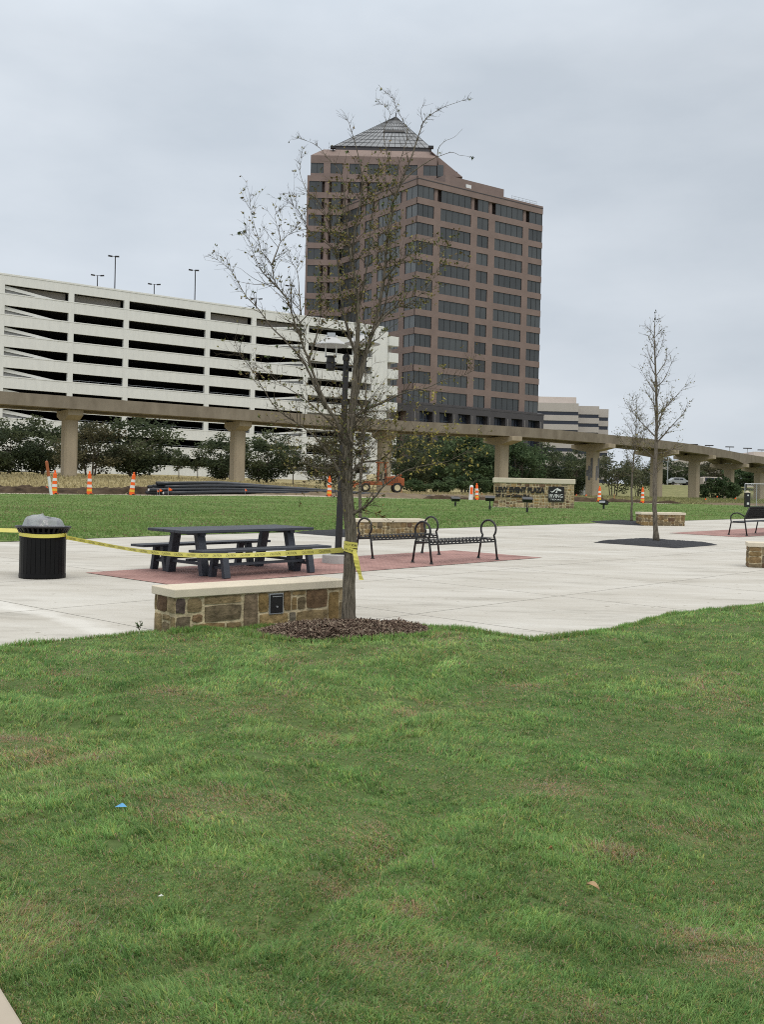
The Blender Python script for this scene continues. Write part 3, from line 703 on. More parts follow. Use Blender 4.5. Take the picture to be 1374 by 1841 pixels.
stone_wall(l, a, L, .45, .505, .085, 'stone seat wall behind the two backless steel benches', 'seat wall', 'stone seat walls', 2, mx_=.32)
l, a, L = wall_between((9.68, 39.75), (11.42, 40.2), .45)
stone_wall(l, a, L, .45, .505, .085, 'farthest stone seat wall, behind the slim tree in gravel', 'seat wall', 'stone seat walls', 3, mx_=.36)
l, a, L = wall_between((7.36, 21.35), (9.45, 20.87), .45)
stone_wall(l, a, L, .45, .505, .085, 'stone seat wall cut off by the right picture edge', 'seat wall', 'stone seat walls', 5, mx_=.30, mn=.1)

# ================================================================ PICNIC TABLE AND ITS BENCHES
def onz(X, Y, dz=.008): return (X, Y, S * Y + dz)
def plank_top(mb, L, W, z, th, n):
    w = W / n
    for k in range(n): mb.box((0, -W / 2 + w * (k + .5), z - th / 2), (L - .004 * (k % 2), w - .008, th))
def splay_leg(mb, x, y0, y1, z, w, t):
    mb.bar((x, y0, 0), (x, y1, z), t, w, up=(1, 0, 0))
RZT = math.radians(46.5)
t = thing('picnic_table', onz(-2.50, 18.05), 'charcoal plank picnic table standing on red stamped paving', 'picnic table', None, RZT)
tilt(t)
mb = MB(); plank_top(mb, 2.74, 1.04, .735, .045, 7); top = mb.build('table_top', M['table'], t, bevel=.006)
mb = MB()
for x in (-.95, .95): mb.box((x, 0, .665), (.09, .86, .045))
mb.box((0, 0, .668), (1.8, .09, .04)); mb.build('batten', M['table'], t)
for sx in (-1, 1):
    for sy in (-1, 1):
        mb = MB(); splay_leg(mb, sx * .95, sy * .47, sy * .31, .69, .15, .10); mb.build('leg', M['table'], t, bevel=.005)
    mb = MB(); mb.box((sx * .95, 0, .19), (.05, .84, .045)); mb.build('stretcher', M['table'], t)
mb = MB(); mb.box((0, .0, .222), (1.9, .09, .045)); mb.build('stretcher', M['table'], t)
def picnic_bench(x, y, label):
    b = thing('picnic_bench', onz(x, y), label, 'bench', 'picnic table benches', RZT)
    tilt(b)
    mb = MB(); plank_top(mb, 2.74, .37, .445, .04, 3); mb.build('seat', M['table'], b, bevel=.005)
    for sx in (-1, 1):
        for sy in (-1, 1):
            mb = MB(); splay_leg(mb, sx * .90, sy * .185, sy * .10, .405, .12, .075); mb.build('leg', M['table'], b, bevel=.004)
        mb = MB(); mb.box((sx * .90, 0, .16), (.045, .3, .04)); mb.build('stretcher', M['table'], b)
    mb = MB(); mb.box((0, 0, .20), (1.8, .07, .04)); mb.build('stretcher', M['table'], b)
picnic_bench(-1.93, 17.50, 'charcoal plank bench on the near side of the picnic table')
picnic_bench(-3.09, 18.60, 'charcoal plank bench on the far side of the picnic table')

# ================================================================ STEEL BENCHES
def loop_frame(y, depth, seat, n=26):
    """front foot, up, round loop arm, down to rear foot: one bent tube, in the local x-z plane"""
    r = .185; P = []; fx = depth / 2 + .055
    P += [(-fx, y, .01), (-depth / 2 + .01, y, seat * .92)]
    cz = seat + .175
    a0 = math.radians(222); a1 = math.radians(-42)
    for k in range(n + 1):
        a = a0 + (a1 - a0) * k / n; P.append((r * 1.05 * math.cos(a), y, cz + r * 1.0 * math.sin(a)))
    P += [(depth / 2 - .01, y, seat * .92), (fx, y, .01)]
    return P
def backless_bench(x, y, label):
    b = thing('steel_bench', onz(x, y), label, 'bench', 'backless steel benches', math.radians(46))
    tilt(b); L = 2.02; seat = .44; D = .38
    # local x = along the bench for parts below, frames stand across it
    for sx in (-1, 1):
        mb = MB(); mb.tube([(sx * L / 2, p[0], p[2]) for p in loop_frame(0, D, seat)], .021, 10)
        fr_ = mb.build('end_frame', M['steel_black'], b, smooth=True)
        mb = MB(); mb.tube([(sx * L / 2, -D / 2, seat - .03), (sx * L / 2, D / 2, seat - .03)], .016, 8); mb.build('crossbar', M['steel_black'], b, smooth=True)
        for sy in (-1, 1):
            mb = MB(); mb.lathe([(.045, 0), (.045, .010), (.028, .018), (.026, .05)], (sx * L / 2, sy * (D / 2 + .053), 0), 14); mb.build('foot', M['steel_black'], b)
    mb = MB()
    for sy in (-1, 0, 1): mb.box((0, sy * .212, seat - .068 if sy else seat - .004), (L - .03, .026, .028 if sy else .006))
    k = -L / 2 + .06
    while k < L / 2 - .05:
        mb.bar((k - .03, -.195, seat + .008), (k + .03, .195, seat + .008), .050, .004); k += .112
    k = -L / 2 + .06
    while k < L / 2 - .08:
        for sy in (-1, 1): mb.bar((k + sy * .03, sy * .195, seat + .006), (k + sy * .03 + .05, sy * .212, seat - .062), .036, .004, up=(0, sy, 0))
        k += .112
    mb.build('seat', M['steel_black'], b)
    return b
backless_bench(1.49, 21.17, 'backless black steel bench in front, with hoop arms fully visible')
backless_bench(.36, 22.20, 'backless black steel bench behind, partly hidden by the near tree')
# bench with a strap back at the right edge
b = thing('back_bench', onz(12.72, 35.45), 'black steel bench with slatted back at right picture edge', 'bench', None, math.radians(47.5))
tilt(b); L = 4.1; seat = .44; D = .46
for sx in (-1, 0, 1):
    x = sx * L / 2
    mb = MB()
    P = [(x, D / 2 + .07, .01), (x, D / 2, seat * .95)]
    if sx != 0:
        for k in range(15):
            a = math.radians(195 - 165 * k / 14); P.append((x, .02 - .27 * math.cos(a) * 1.0, seat + .12 + .16 * math.sin(a)))
        P = P[:2] + [(x, D / 2 + .02, seat + .08), (x, D / 2 + .015, seat + .17), (x, D / 2 - .06, seat + .25), (x, D / 2 - .19, seat + .275), (x, -.06, seat + .25), (x, -D / 2 + .03, seat + .17)]
        mb.tube(P, .021, 10)
    else: mb.tube(P, .021, 10)
    mb.tube([(x, -D / 2 - .07, .01), (x, -D / 2, seat * .95), (x, -D / 2 + .02, seat + .1), (x, -D / 2 - .05, seat + .28), (x, -D / 2 - .13, seat + .46)], .022, 10)
    mb.tube([(x, -D / 2, seat - .03), (x, D / 2, seat - .03)], .016, 8)
    mb.build('frame', M['steel_black'], b, smooth=True)
    for sy in (-1, 1):
        mb = MB(); mb.lathe([(.045, 0), (.045, .01), (.028, .018), (.026, .05)], (x, sy * (D / 2 + .068), 0), 12); mb.build('foot', M['steel_black'], b)
for px_ in (-1, 1):
    x0 = -L / 2 + .03 if px_ < 0 else .02; x1 = x0 + L / 2 - .05
    mb = MB()
    def backp(v): return (-D / 2 + .02 - .15 * v ** 1.3, seat + .10 + .38 * v)
    for k in range(7):
        y, z = backp(k / 6); y2, z2 = backp(k / 6 + .01)
        mb.bar((x0, y, z), (x1, y, z), .012, .030, up=(0, 0, 1))
    n = int((x1 - x0) / .075)
    for k in range(n + 1):
        x = x0 + (x1 - x0) * k / n
        y0, z0 = backp(0); y1, z1_ = backp(1); mb.bar((x, y0 - .006, z0), (x, y1 - .006, z1_), .034, .008, up=(1, 0, 0))
    mb.build('backrest', M['steel_black'], b)
    mb = MB()
    for k in range(6): mb.box(((x0 + x1) / 2, -D / 2 + .04 + k * .075, seat - .02 + .02 * abs(k - 2) / 3), (x1 - x0, .045, .012))
    k = x0 + .05
    while k < x1: mb.box((k, 0, seat - .012), (.04, D - .04, .008)); k += .09
    mb.build('seat', M['steel_black'], b)

# ================================================================ LITTER BIN WITH WRAPPED LID
CAN = (-5.19, 16.36)
c = thing('litter_bin', onz(*CAN, .002), 'black slatted litter bin with plastic over its lid', 'litter bin')
R0 = .335
mb = MB(); mb.lathe([(R0 - .025, .07), (R0 - .025, .70), (R0 - .04, .70), (R0 - .04, .07)], n=40, closed=True); mb.build('liner', M['can_black'], c, smooth=False)
mb = MB(); n = 30
for k in range(n):
    a = 2 * PI * k / n; d = Vector((math.cos(a), math.sin(a), 0)); tt = Vector((-d.y, d.x, 0))
    P = [(R0, .05), (R0, .60), (R0 + .005, .66), (R0 + .03, .72), (R0 + .062, .765)]
    for i in range(len(P) - 1):
        p = d * P[i][0] + Vector((0, 0, P[i][1])); q = d * P[i + 1][0] + Vector((0, 0, P[i + 1][1]))
        w = .066 if i == 0 else .034
        mb.bar(p, q, w, .012, up=d)
mb.build('slats', M['can_black'], c)
mb = MB(); mb.lathe([(R0 - .03, 0), (R0 + .012, 0), (R0 + .014, .01), (R0 + .012, .065), (R0 - .03, .065)], n=40, closed=True); mb.build('base_ring', M['can_black'], c)
mb = MB(); mb.lathe([(R0 - .03, .60), (R0 + .012, .60), (R0 + .012, .635), (R0 - .03, .635)], n=40, closed=True); mb.build('band', M['can_black'], c)
mb = MB(); mb.tube([(math.cos(2 * PI * k / 48) * (R0 + .066), math.sin(2 * PI * k / 48) * (R0 + .066), .775) for k in range(49)], .016, 8); mb.build('rim', M['steel_black'], c, smooth=True)
# rain bonnet under a loose sheet of clear plastic
mb = MB(); mb.lathe([(.24, .70), (.30, .775), (.29, .79), (.22, .785)], n=28, closed=True); mb.build('lid_ring', M['can_black'], c)
mb = MB(); mb.lathe([(.001, .925), (.12, .92), (.225, .895), (.235, .88), (.10, .90), (.001, .905)], n=28); mb.build('bonnet', M['can_black'], c)
for k in range(4):
    a = k * PI / 2 + .5; mb = MB(); mb.bar((math.cos(a) * .225, math.sin(a) * .225, .775), (math.cos(a) * .225, math.sin(a) * .225, .895), .035, .012); mb.build('bonnet_post', M['can_black'], c)
_m = M['bag']; _t = _m.node_tree; _tp = _t.nodes.new('ShaderNodeBsdfTransparent'); _tp.inputs['Color'].default_value = (.93, .95, .97, 1); _ms = _t.nodes.new('ShaderNodeMixShader'); _ms.inputs[0].default_value = .42
_t.links.new(_t.nodes['Principled BSDF'].outputs[0], _ms.inputs[1]); _t.links.new(_tp.outputs[0], _ms.inputs[2]); _t.links.new(_ms.outputs[0], _t.nodes['Material Output'].inputs['Surface'])
pr = [(.318, .782), (.312, .80), (.292, .845), (.272, .885), (.245, .915), (.18, .935), (.10, .945), (.004, .948)]
th = np.linspace(0, 2 * PI, 97); ii = np.linspace(0, len(pr) - 1, 29); rr_ = np.interp(ii, range(len(pr)), [p[0] for p in pr]); zz_ = np.interp(ii, range(len(pr)), [p[1] for p in pr])
TT, RR = np.meshgrid(th, rr_); _, ZZ = np.meshgrid(th, zz_); X_, Y_ = np.cos(TT), np.sin(TT); g = (ZZ - .782) / .166
fold = np.abs(vnoise(X_ * 3 + 5, Y_ * 3 + 9 + g * .8, 4) - .5) * 2; fold2 = np.abs(vnoise(X_ * 7 + 5 + g, Y_ * 7 + 2, 6) - .5) * 2
RR = RR * (1 + .05 * (fold - .5) + .03 * (fold2 - .5)) ; ZZ = ZZ + g * (.020 * (-X_) + .012 * (fold - .5) + .030 * (vnoise(X_ * RR * 9 + 3, Y_ * RR * 9, 7) - .5))
link('plastic_wrap', grid_mesh('plastic_wrap', X_ * RR, Y_ * RR, ZZ, M['bag']), c)

# ================================================================ CAUTION TAPE
def ribbon(mb, P, w, m=0, tilt=None):
    V = []; n = len(P)
    for i, p in enumerate(P):
        tl = tilt[i] if tilt else 0
        d = (Vector(P[min(i + 1, n - 1)]) - Vector(P[max(i - 1, 0)])).normalized()
        nn = d.cross(Vector((0, 0, 1))).normalized(); u = Vector((0, 0, 1)) * math.cos(tl) + nn * math.sin(tl)
        V += [Vector(p) - u * w / 2, Vector(p) + u * w / 2]
    mb.add(V, [(2 * i, 2 * i + 2, 2 * i + 3, 2 * i + 1) for i in range(n - 1)], m)
def text_geo(body, size, bold=0.0):
    cu = bpy.data.curves.new('lettering', 'FONT'); cu.body = body; cu.size = size; cu.offset = bold; cu.resolution_u = 2
    o = bpy.data.objects.new('lettering', cu); COLL.objects.link(o); bpy.context.view_layer.update()
    me = o.to_mesh(); V = [tuple(v.co) for v in me.vertices]; Fc = [list(p.vertices) for p in me.polygons]
    o.to_mesh_clear(); bpy.data.objects.remove(o); bpy.data.curves.remove(cu)
    return V, Fc
tp = thing('caution_tape', (CAN[0], CAN[1], S * CAN[1]), 'yellow caution tape strung from litter bin to tree', 'tape')
A0, A1 = Vector((-4.86, 16.28)), Vector((TREE[0] - .075, TREE[1] - .0))
keys = [(118, 966), (180, 978), (240, 988.5), (300, 995.5), (360, 998.5), (420, 998.5), (480, 996.5), (540, 993.5), (600, 990), (617, 988.5)]
pts = []
for (x, y) in keys:
    k = (x + .0225 * (y - 920) - 687) / F       # where the plan line crosses this bearing
    t_ = (k * A0.y - A0.x) / ((A1.x - A0.x) - k * (A1.y - A0.y)); t_ = min(max(t_, 0), 1)
    Yv = A0.y + (A1.y - A0.y) * t_; p = at(x, y, Yv); pts.append((A0.x + (A1.x - A0.x) * t_, Yv, p.z))
def cat(P, m=6):
    P = [Vector(p) for p in P]; out = []
    for i in range(len(P) - 1):
        p0 = P[max(i - 1, 0)]; p1 = P[i]; p2 = P[i + 1]; p3 = P[min(i + 2, len(P) - 1)]
        for k in range(m):
            t = k / m; out.append(.5 * ((2 * p1) + (p2 - p0) * t + (2 * p0 - 5 * p1 + 4 * p2 - p3) * t * t + (3 * p1 - p0 - 3 * p2 + p3) * t ** 3))
    out.append(P[-1]); return out
span = cat(pts, 7)
mb = MB(); ribbon(mb, span, .060, tilt=[.5 * math.sin(i * .13) for i in range(len(span))]); mb.build('tape_span', M['tape'], tp, world=True, recalc=False)
# lettering carried along the ribbon
acc = [0]
for i in range(1, len(span)): acc.append(acc[-1] + (span[i] - span[i - 1]).length)
def on_span(s):
    s = min(max(s, 0), acc[-1] - 1e-4); i = max(j for j in range(len(acc)) if acc[j] <= s); i = min(i, len(span) - 2)
    t = (s - acc[i]) / (acc[i + 1] - acc[i]); p = span[i].lerp(span[i + 1], t); d = (span[i + 1] - span[i]).normalized()
    tl = .5 * math.sin((i + t) * .13); nn = d.cross(Vector((0, 0, 1))).normalized(); u = Vector((0, 0, 1)) * math.cos(tl) + nn * math.sin(tl)
    return p, u, u.cross(d).normalized()
tv, tf = text_geo('CAUTION', .045, -.0006); tw = max(v[0] for v in tv)
mb = MB(); s0 = .12
while s0 + tw < acc[-1]:
    V = []
    for (x, y, z) in tv:
        p, u, nn = on_span(s0 + x); side = 1 if nn.y < 0 else -1
        V.append(p + u * (y - .016) + nn * side * .003)
    mb.add(V, tf); s0 += tw + .10
mb.build('lettering', M['black'], tp, world=True, recalc=False)
# round the bin, and off to the left
zb = S * CAN[1] + .655
ring = [(CAN[0] + math.cos(a) * (R0 + .020), CAN[1] + math.sin(a) * (R0 + .020), zb + .012 * math.sin(a * 2 + 1)) for a in np.linspace(0, 2 * PI, 49)]
mb = MB(); ribbon(mb, ring, .055); mb.build('tape_loop', M['tape'], tp, world=True, recalc=False)
mb = MB()
lp = [at(38, 954, 16.45), at(0, 953, 17.0), at(-60, 950, 17.6), at(-200, 946, 19)]
ribbon(mb, cat(lp, 4), .075, tilt=[.6] * 13); mb.build('tape_span', M['tape'], tp, world=True, recalc=False)
lp = [Vector(ring[0]) + Vector((-.02, -.05, 0)), Vector(pts[0])]
mb = MB(); ribbon(mb, [Vector(ring[0]).lerp(Vector(pts[0]), k / 3) for k in range(4)], .06); mb.build('tape_span', M['tape'], tp, world=True, recalc=False)
# knot on the trunk: two wraps and a loose tail
def trunk_axis(z): return None

# ================================================================ TREES
RT = random.Random(21)
class Leaves:
    def __init__(s): s.V = []; s.Q = []; s.C = []
    def add(s, p, d, L, W, col, rng):
        d = Vector(d).normalized(); sd = d.cross(Vector((rng.uniform(-1, 1), rng.uniform(-1, 1), rng.uniform(-1, 1)))).normalized()
        n = d.cross(sd) * L * .18; i = len(s.V); p = Vector(p)
        s.V += [p, p + d * L * .45 + sd * W / 2 + n, p + d * L, p + d * L * .45 - sd * W / 2 + n]
        s.Q.append((i, i + 1, i + 2, i + 3)); s.C += [col] * 4
    def build(s, name, parent, off):
        if not s.V: return
        V = np.array([tuple(v) for v in s.V]) - np.array(off)
        return link(name, raw_mesh(name, V, s.Q, M['leaf'], np.array(s.C)), parent)
PAL_MAIN = [(.11, .12, .04), (.15, .15, .045), (.20, .18, .05), (.17, .12, .045), (.08, .11, .045), (.24, .21, .06), (.12, .085, .04)]
def rdir(rng, d, a0, a1, upb=.0):
    d = Vector(d).normalized(); o = d.orthogonal().normalized(); o.rotate(Matrix.Rotation(rng.uniform(0, 2 * PI), 3, d))
    a = rng.uniform(a0, a1); v = d * math.cos(a) + o * math.sin(a); v.z += upb; return v.normalized()
def twig(mb, lv, p, d, L, r, depth, rng, leafp, pal, lsize=(.024, .044), fork=True):
    n = max(3, int(L / .06)); n = min(n, 8); P = [Vector(p)]; d = Vector(d)
    for i in range(n):
        d = (d + Vector((rng.uniform(-1, 1), rng.uniform(-1, 1), rng.uniform(-.7, 1))) * .16).normalized()
        P.append(P[-1] + d * L / n)
    R = [r * (1 - .72 * i / n) for i in range(n + 1)]
    mb.tube(P, R, 4 if r < .006 else 6, caps=False)
    if depth > 0:
        nk = max(1, int(L / .075 * rng.uniform(.6, 1.0)))
        for k in range(nk):
            i = rng.randint(1, n); q = P[i]; dd = rdir(rng, P[i] - P[i - 1], .45, 1.0, .12)
            twig(mb, lv, q, dd, L * rng.uniform(.22, .5), max(R[i] * .6, .0014), depth - 1, rng, leafp, pal, lsize)
    for i in range(1, n + 1):
        if rng.random() < leafp:
            for _ in range(rng.randint(1, 2)):
                lv.add(P[i], rdir(rng, d, .3, 1.3, -.2), rng.uniform(*lsize), rng.uniform(*lsize) * .55, rng.choice(pal), rng)
    return P[-1]

tz = S * TREE[1] + .10
nt = thing('bare_tree', (TREE[0], TREE[1], tz), 'thin-leaved bare tree in mulch with yellow tape on trunk', 'tree')
TO = nt.location.copy()
def bpts(px, y0, y1, base=None):
    n = len(px); out = []
    for i, (x, y) in enumerate(px):
        t = i / max(1, n - 1); out.append(at(x, y, TREE[1] + y0 + (y1 - y0) * t ** 1.2))
    return out
tb = MB()
def limb(mb, P, r0, r1, n=8, wob=.0035, m=4, pw=1.25):
    Q = cat(P, m); k = len(Q); R = []
    for i in range(k):
        t = i / (k - 1); R.append(r0 * (1 - t) ** pw * (1 - .35 * math.sin(min(1, t * 1.6) * PI / 2)) + r1)
        if 0 < i < k - 1: Q[i] = Q[i] + Vector((RT.uniform(-1, 1), RT.uniform(-1, 1), RT.uniform(-.5, .5))) * wob
    mb.tube(Q, R, n, caps=True); return Q, R
# trunk: slightly sinuous, flared at the root
tpx = [(626.5, 1146), (626.5, 1128), (627, 1100), (627.5, 1050), (629.5, 1000), (631, 960), (628, 925), (624.5, 880), (624, 830), (627, 785), (632, 745)]
trad = [17, 14.6, 12.8, 11.6, 10.4, 10.3, 10.6, 10.2, 10.0, 9.6, 8.6]
P = cat(bpts(tpx, 0, .05), 5); Rr = np.interp(np.linspace(0, len(tpx) - 1, len(P)), range(len(tpx)), [r * TREE[1] / F for r in trad])
n_ = 18; V = []; prev = None
for i, p in enumerate(P):       # lumpy bark column
    for k in range(n_):
        a = 2 * PI * k / n_; rr = Rr[i] * (1 + .10 * (vnoise(k * 1.3, i * .8, 5) - .5) + .05 * math.sin(k * 2.1 + i * .3))
        V.append(p + Vector((math.cos(a), math.sin(a), 0)) * float(rr))
Fc = [(i * n_ + k, i * n_ + (k + 1) % n_, (i + 1) * n_ + (k + 1) % n_, (i + 1) * n_ + k) for i in range(len(P) - 1) for k in range(n_)] + [tuple((len(P) - 1) * n_ + k for k in range(n_))]
tb.add(V, Fc); TRP = P
BR = [  # surveyed limbs: outline of each, depth offset at start / end, radii in cm
 ([(632, 750), (637, 705), (640, 650), (644, 590), (641, 520), (634, 460), (640, 400), (650, 346), (648, 300), (633, 238), (624, 213)], .05, -.35, 4.3, .20),
 ([(636, 720), (650, 665), (662, 620), (675, 580), (690, 504), (695, 445), (706, 366), (725, 319), (745, 268), (761, 221), (777, 205), (800, 192), (840, 178)], .05, .30, 3.3, .16),
 ([(624, 800), (606, 758), (590, 735), (570, 690), (555, 648), (546, 625), (537, 600), (525, 564), (517, 540), (500, 517), (492, 500), (488, 474), (470, 452), (462, 421), (452, 385), (449, 360)], .0, -.25, 2.1, .15),
 ([(660, 625), (672, 590), (690, 560), (700, 500), (702, 425), (711, 333), (718, 293), (733, 240), (716, 201), (706, 176), (692, 165)], .1, .55, 1.4, .13),
 ([(642, 560), (655, 510), (663, 450), (668, 400), (675, 340), (690, 290)], .0, -.6, 1.3, .13),
 ([(640, 640), (622, 580), (612, 520), (604, 450), (590, 400), (572, 360), (553, 346), (539, 307), (545, 268)], .05, .35, 1.6, .13),
 ([(634, 470), (625, 420), (621, 380), (614, 315), (590, 285), (570, 262), (537, 248)], -.2, -.1, 1.3, .13),
 ([(586, 735), (560, 680), (545, 650), (513, 613), (490, 590), (465, 556), (443, 534), (431, 513), (415, 487), (397, 472), (374, 457)], .0, .45, 1.5, .13),
 ([(623, 872), (604, 838), (576, 796), (550, 772), (530, 758), (495, 732), (470, 693), (450, 660), (432, 640), (422, 612)], .0, -.5, 1.6, .13),
 ([(622, 810), (600, 768), (572, 738), (540, 712), (505, 690), (478, 668), (455, 655)], .0, .7, 1.4, .13),
 ([(640, 748), (660, 735), (690, 723), (720, 709), (740, 702), (768, 697), (800, 683), (830, 676), (846, 668), (850, 655)], .05, -.2, 1.6, .13),
 ([(632, 924), (645, 918), (660, 909), (677, 890), (694, 871), (729, 847), (764, 837), (806, 829), (838, 812), (856, 794)], .0, -.35, 2.0, .13),
 ([(632, 850), (650, 832), (684, 826), (712, 806), (747, 794), (780, 785), (812, 780)], .0, .6, 1.6, .14),
 ([(690, 873), (686, 850), (700, 838), (705, 815), (722, 800), (745, 770)], -.05, .2, 1.0, .13),
 ([(706, 366), (722, 330), (751, 303), (769, 291), (787, 282), (812, 274), (826, 279), (849, 282)], .15, .0, 1.0, .12),
 ([(787, 282), (789, 266), (800, 254), (818, 246), (832, 231)], .05, .1, .45, .11),
 ([(489, 476), (500, 445), (507, 432), (529, 413), (537, 402)], -.18, .1, .8, .12),
 ([(540, 604), (541, 580), (556, 563), (580, 531), (586, 497)], -.05, -.3, 1.1, .12),
 ([(541, 566), (539, 535), (535, 491), (525, 472), (517, 446)], -.05, .3, .8, .12),
 ([(502, 520), (480, 498), (470, 485), (458, 462), (447, 430), (434, 419)], -.15, -.4, .8, .12),
 ([(505, 434), (500, 412), (494, 390), (498, 380)], -.1, 0, .5, .12),
 ([(553, 412), (540, 385), (525, 368), (513, 356)], .2, .1, .45, .11),
 ([(604, 450), (590, 440), (572, 425), (553, 412), (545, 400)], .2, .1, .7, .11),
 ([(690, 504), (710, 480), (740, 455), (765, 430)], .1, -.3, 1.2, .12),
 ([(668, 600), (700, 560), (735, 545), (765, 520), (790, 480), (800, 440)], .05, .4, 1.5, .12),
 ([(555, 648), (570, 600), (578, 560), (590, 520)], 0, .25, 1.3, .12),
 ([(626, 780), (640, 800), (664, 770), (690, 760), (712, 750)], 0, -.5, 1.3, .12),
 ([(622, 850), (600, 872), (580, 860), (560, 862), (545, 850)], 0, -.4, 1.2, .12),
 ([(623, 835), (590, 842), (560, 838), (535, 820), (515, 816)], 0, .45, 1.3, .12),
 ([(702, 300), (690, 240), (702, 207), (692, 191), (677, 181)], .3, .35, .5, .1),
 ([(761, 221), (757, 200), (763, 185)], .3, .2, .35, .1),
]
cr_ = MB(); lv = Leaves()
for bi, (px, y0, y1, r0, r1) in enumerate(BR):
    P = bpts(px, y0, y1); Q, R = limb(tb, P, r0 / 100, r1 / 100, 8 if r0 > 1.5 else 6)
    N = len(Q); Ltot = sum((Q[i + 1] - Q[i]).length for i in range(N - 1))
    nk = int(Ltot * (30 if bi not in (14, 15) else 4))
    for k in range(nk):
        t = RT.random() ** .8
        if t < .12 and r0 > 2: continue
        i = min(int(t * (N - 1)) + 1, N - 1); ypx = Q[i].z
        d = rdir(RT, Q[i] - Q[i - 1], .5, 1.15, .18)
        Lt = RT.uniform(.10, .42) * (1.1 - .5 * t)
        inner = abs(Q[i].x - TREE[0] - .25) < .75 and 3.2 < ypx < 5.1
        lowr = ypx < 3.0
        lp_ = .46 if inner else ((.36 if Q[i].x > 0 else .2) if lowr else .08)
        if bi == 7: Lt *= .7
        if ypx > 5.15: lp_ = .015; Lt *= .55
        if Q[i].x - TREE[0] > .55 and ypx > 4.6: Lt *= .6
        pal = [(.34, .29, .07), (.26, .24, .06), (.17, .16, .055), (.38, .32, .075)] if lowr and Q[i].x > 0 else PAL_MAIN
        twig(cr_, lv, Q[i], d, Lt, min(max(R[i] * .55, .0018), .0042), 2 if RT.random() < .6 else 1, RT, lp_, pal)
for (x, y) in [(430, 416), (437, 414), (504, 354), (848, 282), (515, 553), (509, 551), (660, 335), (706, 365), (660, 360), (625, 270), (700, 307), (690, 365), (500, 620), (480, 640), (560, 660)]:
    p = at(x, y, TREE[1] + RT.uniform(-.2, .2))
    for _ in range(4): lv.add(p, rdir(RT, (0, 0, -1), 0, 1.5), .045, .026, RT.choice([(.035, .05, .02), (.06, .09, .03), (.10, .14, .04)]), RT)
# water shoots and small stubs low on the trunk
for _ in range(105):
    i = RT.randint(34, len(TRP) - 2); d = Vector((RT.uniform(-1, 1), RT.uniform(-1, 1), RT.uniform(.1, .9))).normalized()
    twig(cr_, lv, TRP[i], d, RT.uniform(.2, .7), .0040, 2, RT, .11, PAL_MAIN)
tb.build('trunk', M['bark'], nt, world=True, smooth=True, recalc=False)
cr_.build('twigs', M['twig'], nt, world=True, recalc=False)
lv.build('foliage', nt, TO)

# knot of tape on the trunk (belongs to the tape)
def tr_at(z):
    j = min(range(len(TRP)), key=lambda i: abs(TRP[i].z - z)); return TRP[j], float(Rr[j])
for (zl, zr, w) in [(at(628, 978, 11.3).z, at(628, 981, 11.3).z, .06), (at(628, 986, 11.3).z, at(628, 993, 11.3).z, .055)]:
    c0, r_ = tr_at((zl + zr) / 2); rg = []
    for a in np.linspace(0, 2 * PI, 33):
        f = .5 + .5 * math.cos(a); rg.append((c0.x + math.cos(a) * (r_ + .012), c0.y + math.sin(a) * (r_ + .012), zl * (1 - f) + zr * f))
    mb = MB(); ribbon(mb, rg, w); mb.build('tape_loop', M['tape'], tp, world=True, recalc=False)
    V = []
    mb = MB()
    for s0 in (1.15 * PI, 1.55 * PI):
        tvv = []
        for (x, y, z) in tv:
            a = s0 + x * .62 / r_; f = .5 + .5 * math.cos(a)
            tvv.append((c0.x + math.cos(a) * (r_ + .0155), c0.y + math.sin(a) * (r_ + .0155), zl * (1 - f) + zr * f + (y - .016) * .7))
        mb.add(tvv, tf)
    mb.build('lettering', M['black'], tp, world=True, recalc=False)
tail = [at(637, 990, 11.28), at(640, 1003, 11.24), at(643, 1018, 11.23), at(647, 1032, 11.23), at(650, 1043, 11.22)]
mb = MB(); V = []
tl_ = cat(tail, 4)
for i, p in enumerate(tl_): w = .016 + .012 * abs(math.sin(i * .25)); V += [p + Vector((-w, .004 * i % .01, 0)), p + Vector((w, -.006, .004))]
mb.add(V, [(2 * i, 2 * i + 2, 2 * i + 3, 2 * i + 1) for i in range(len(tl_) - 1)]); mb.build('tape_tail', M['tape'], tp, world=True, recalc=False)

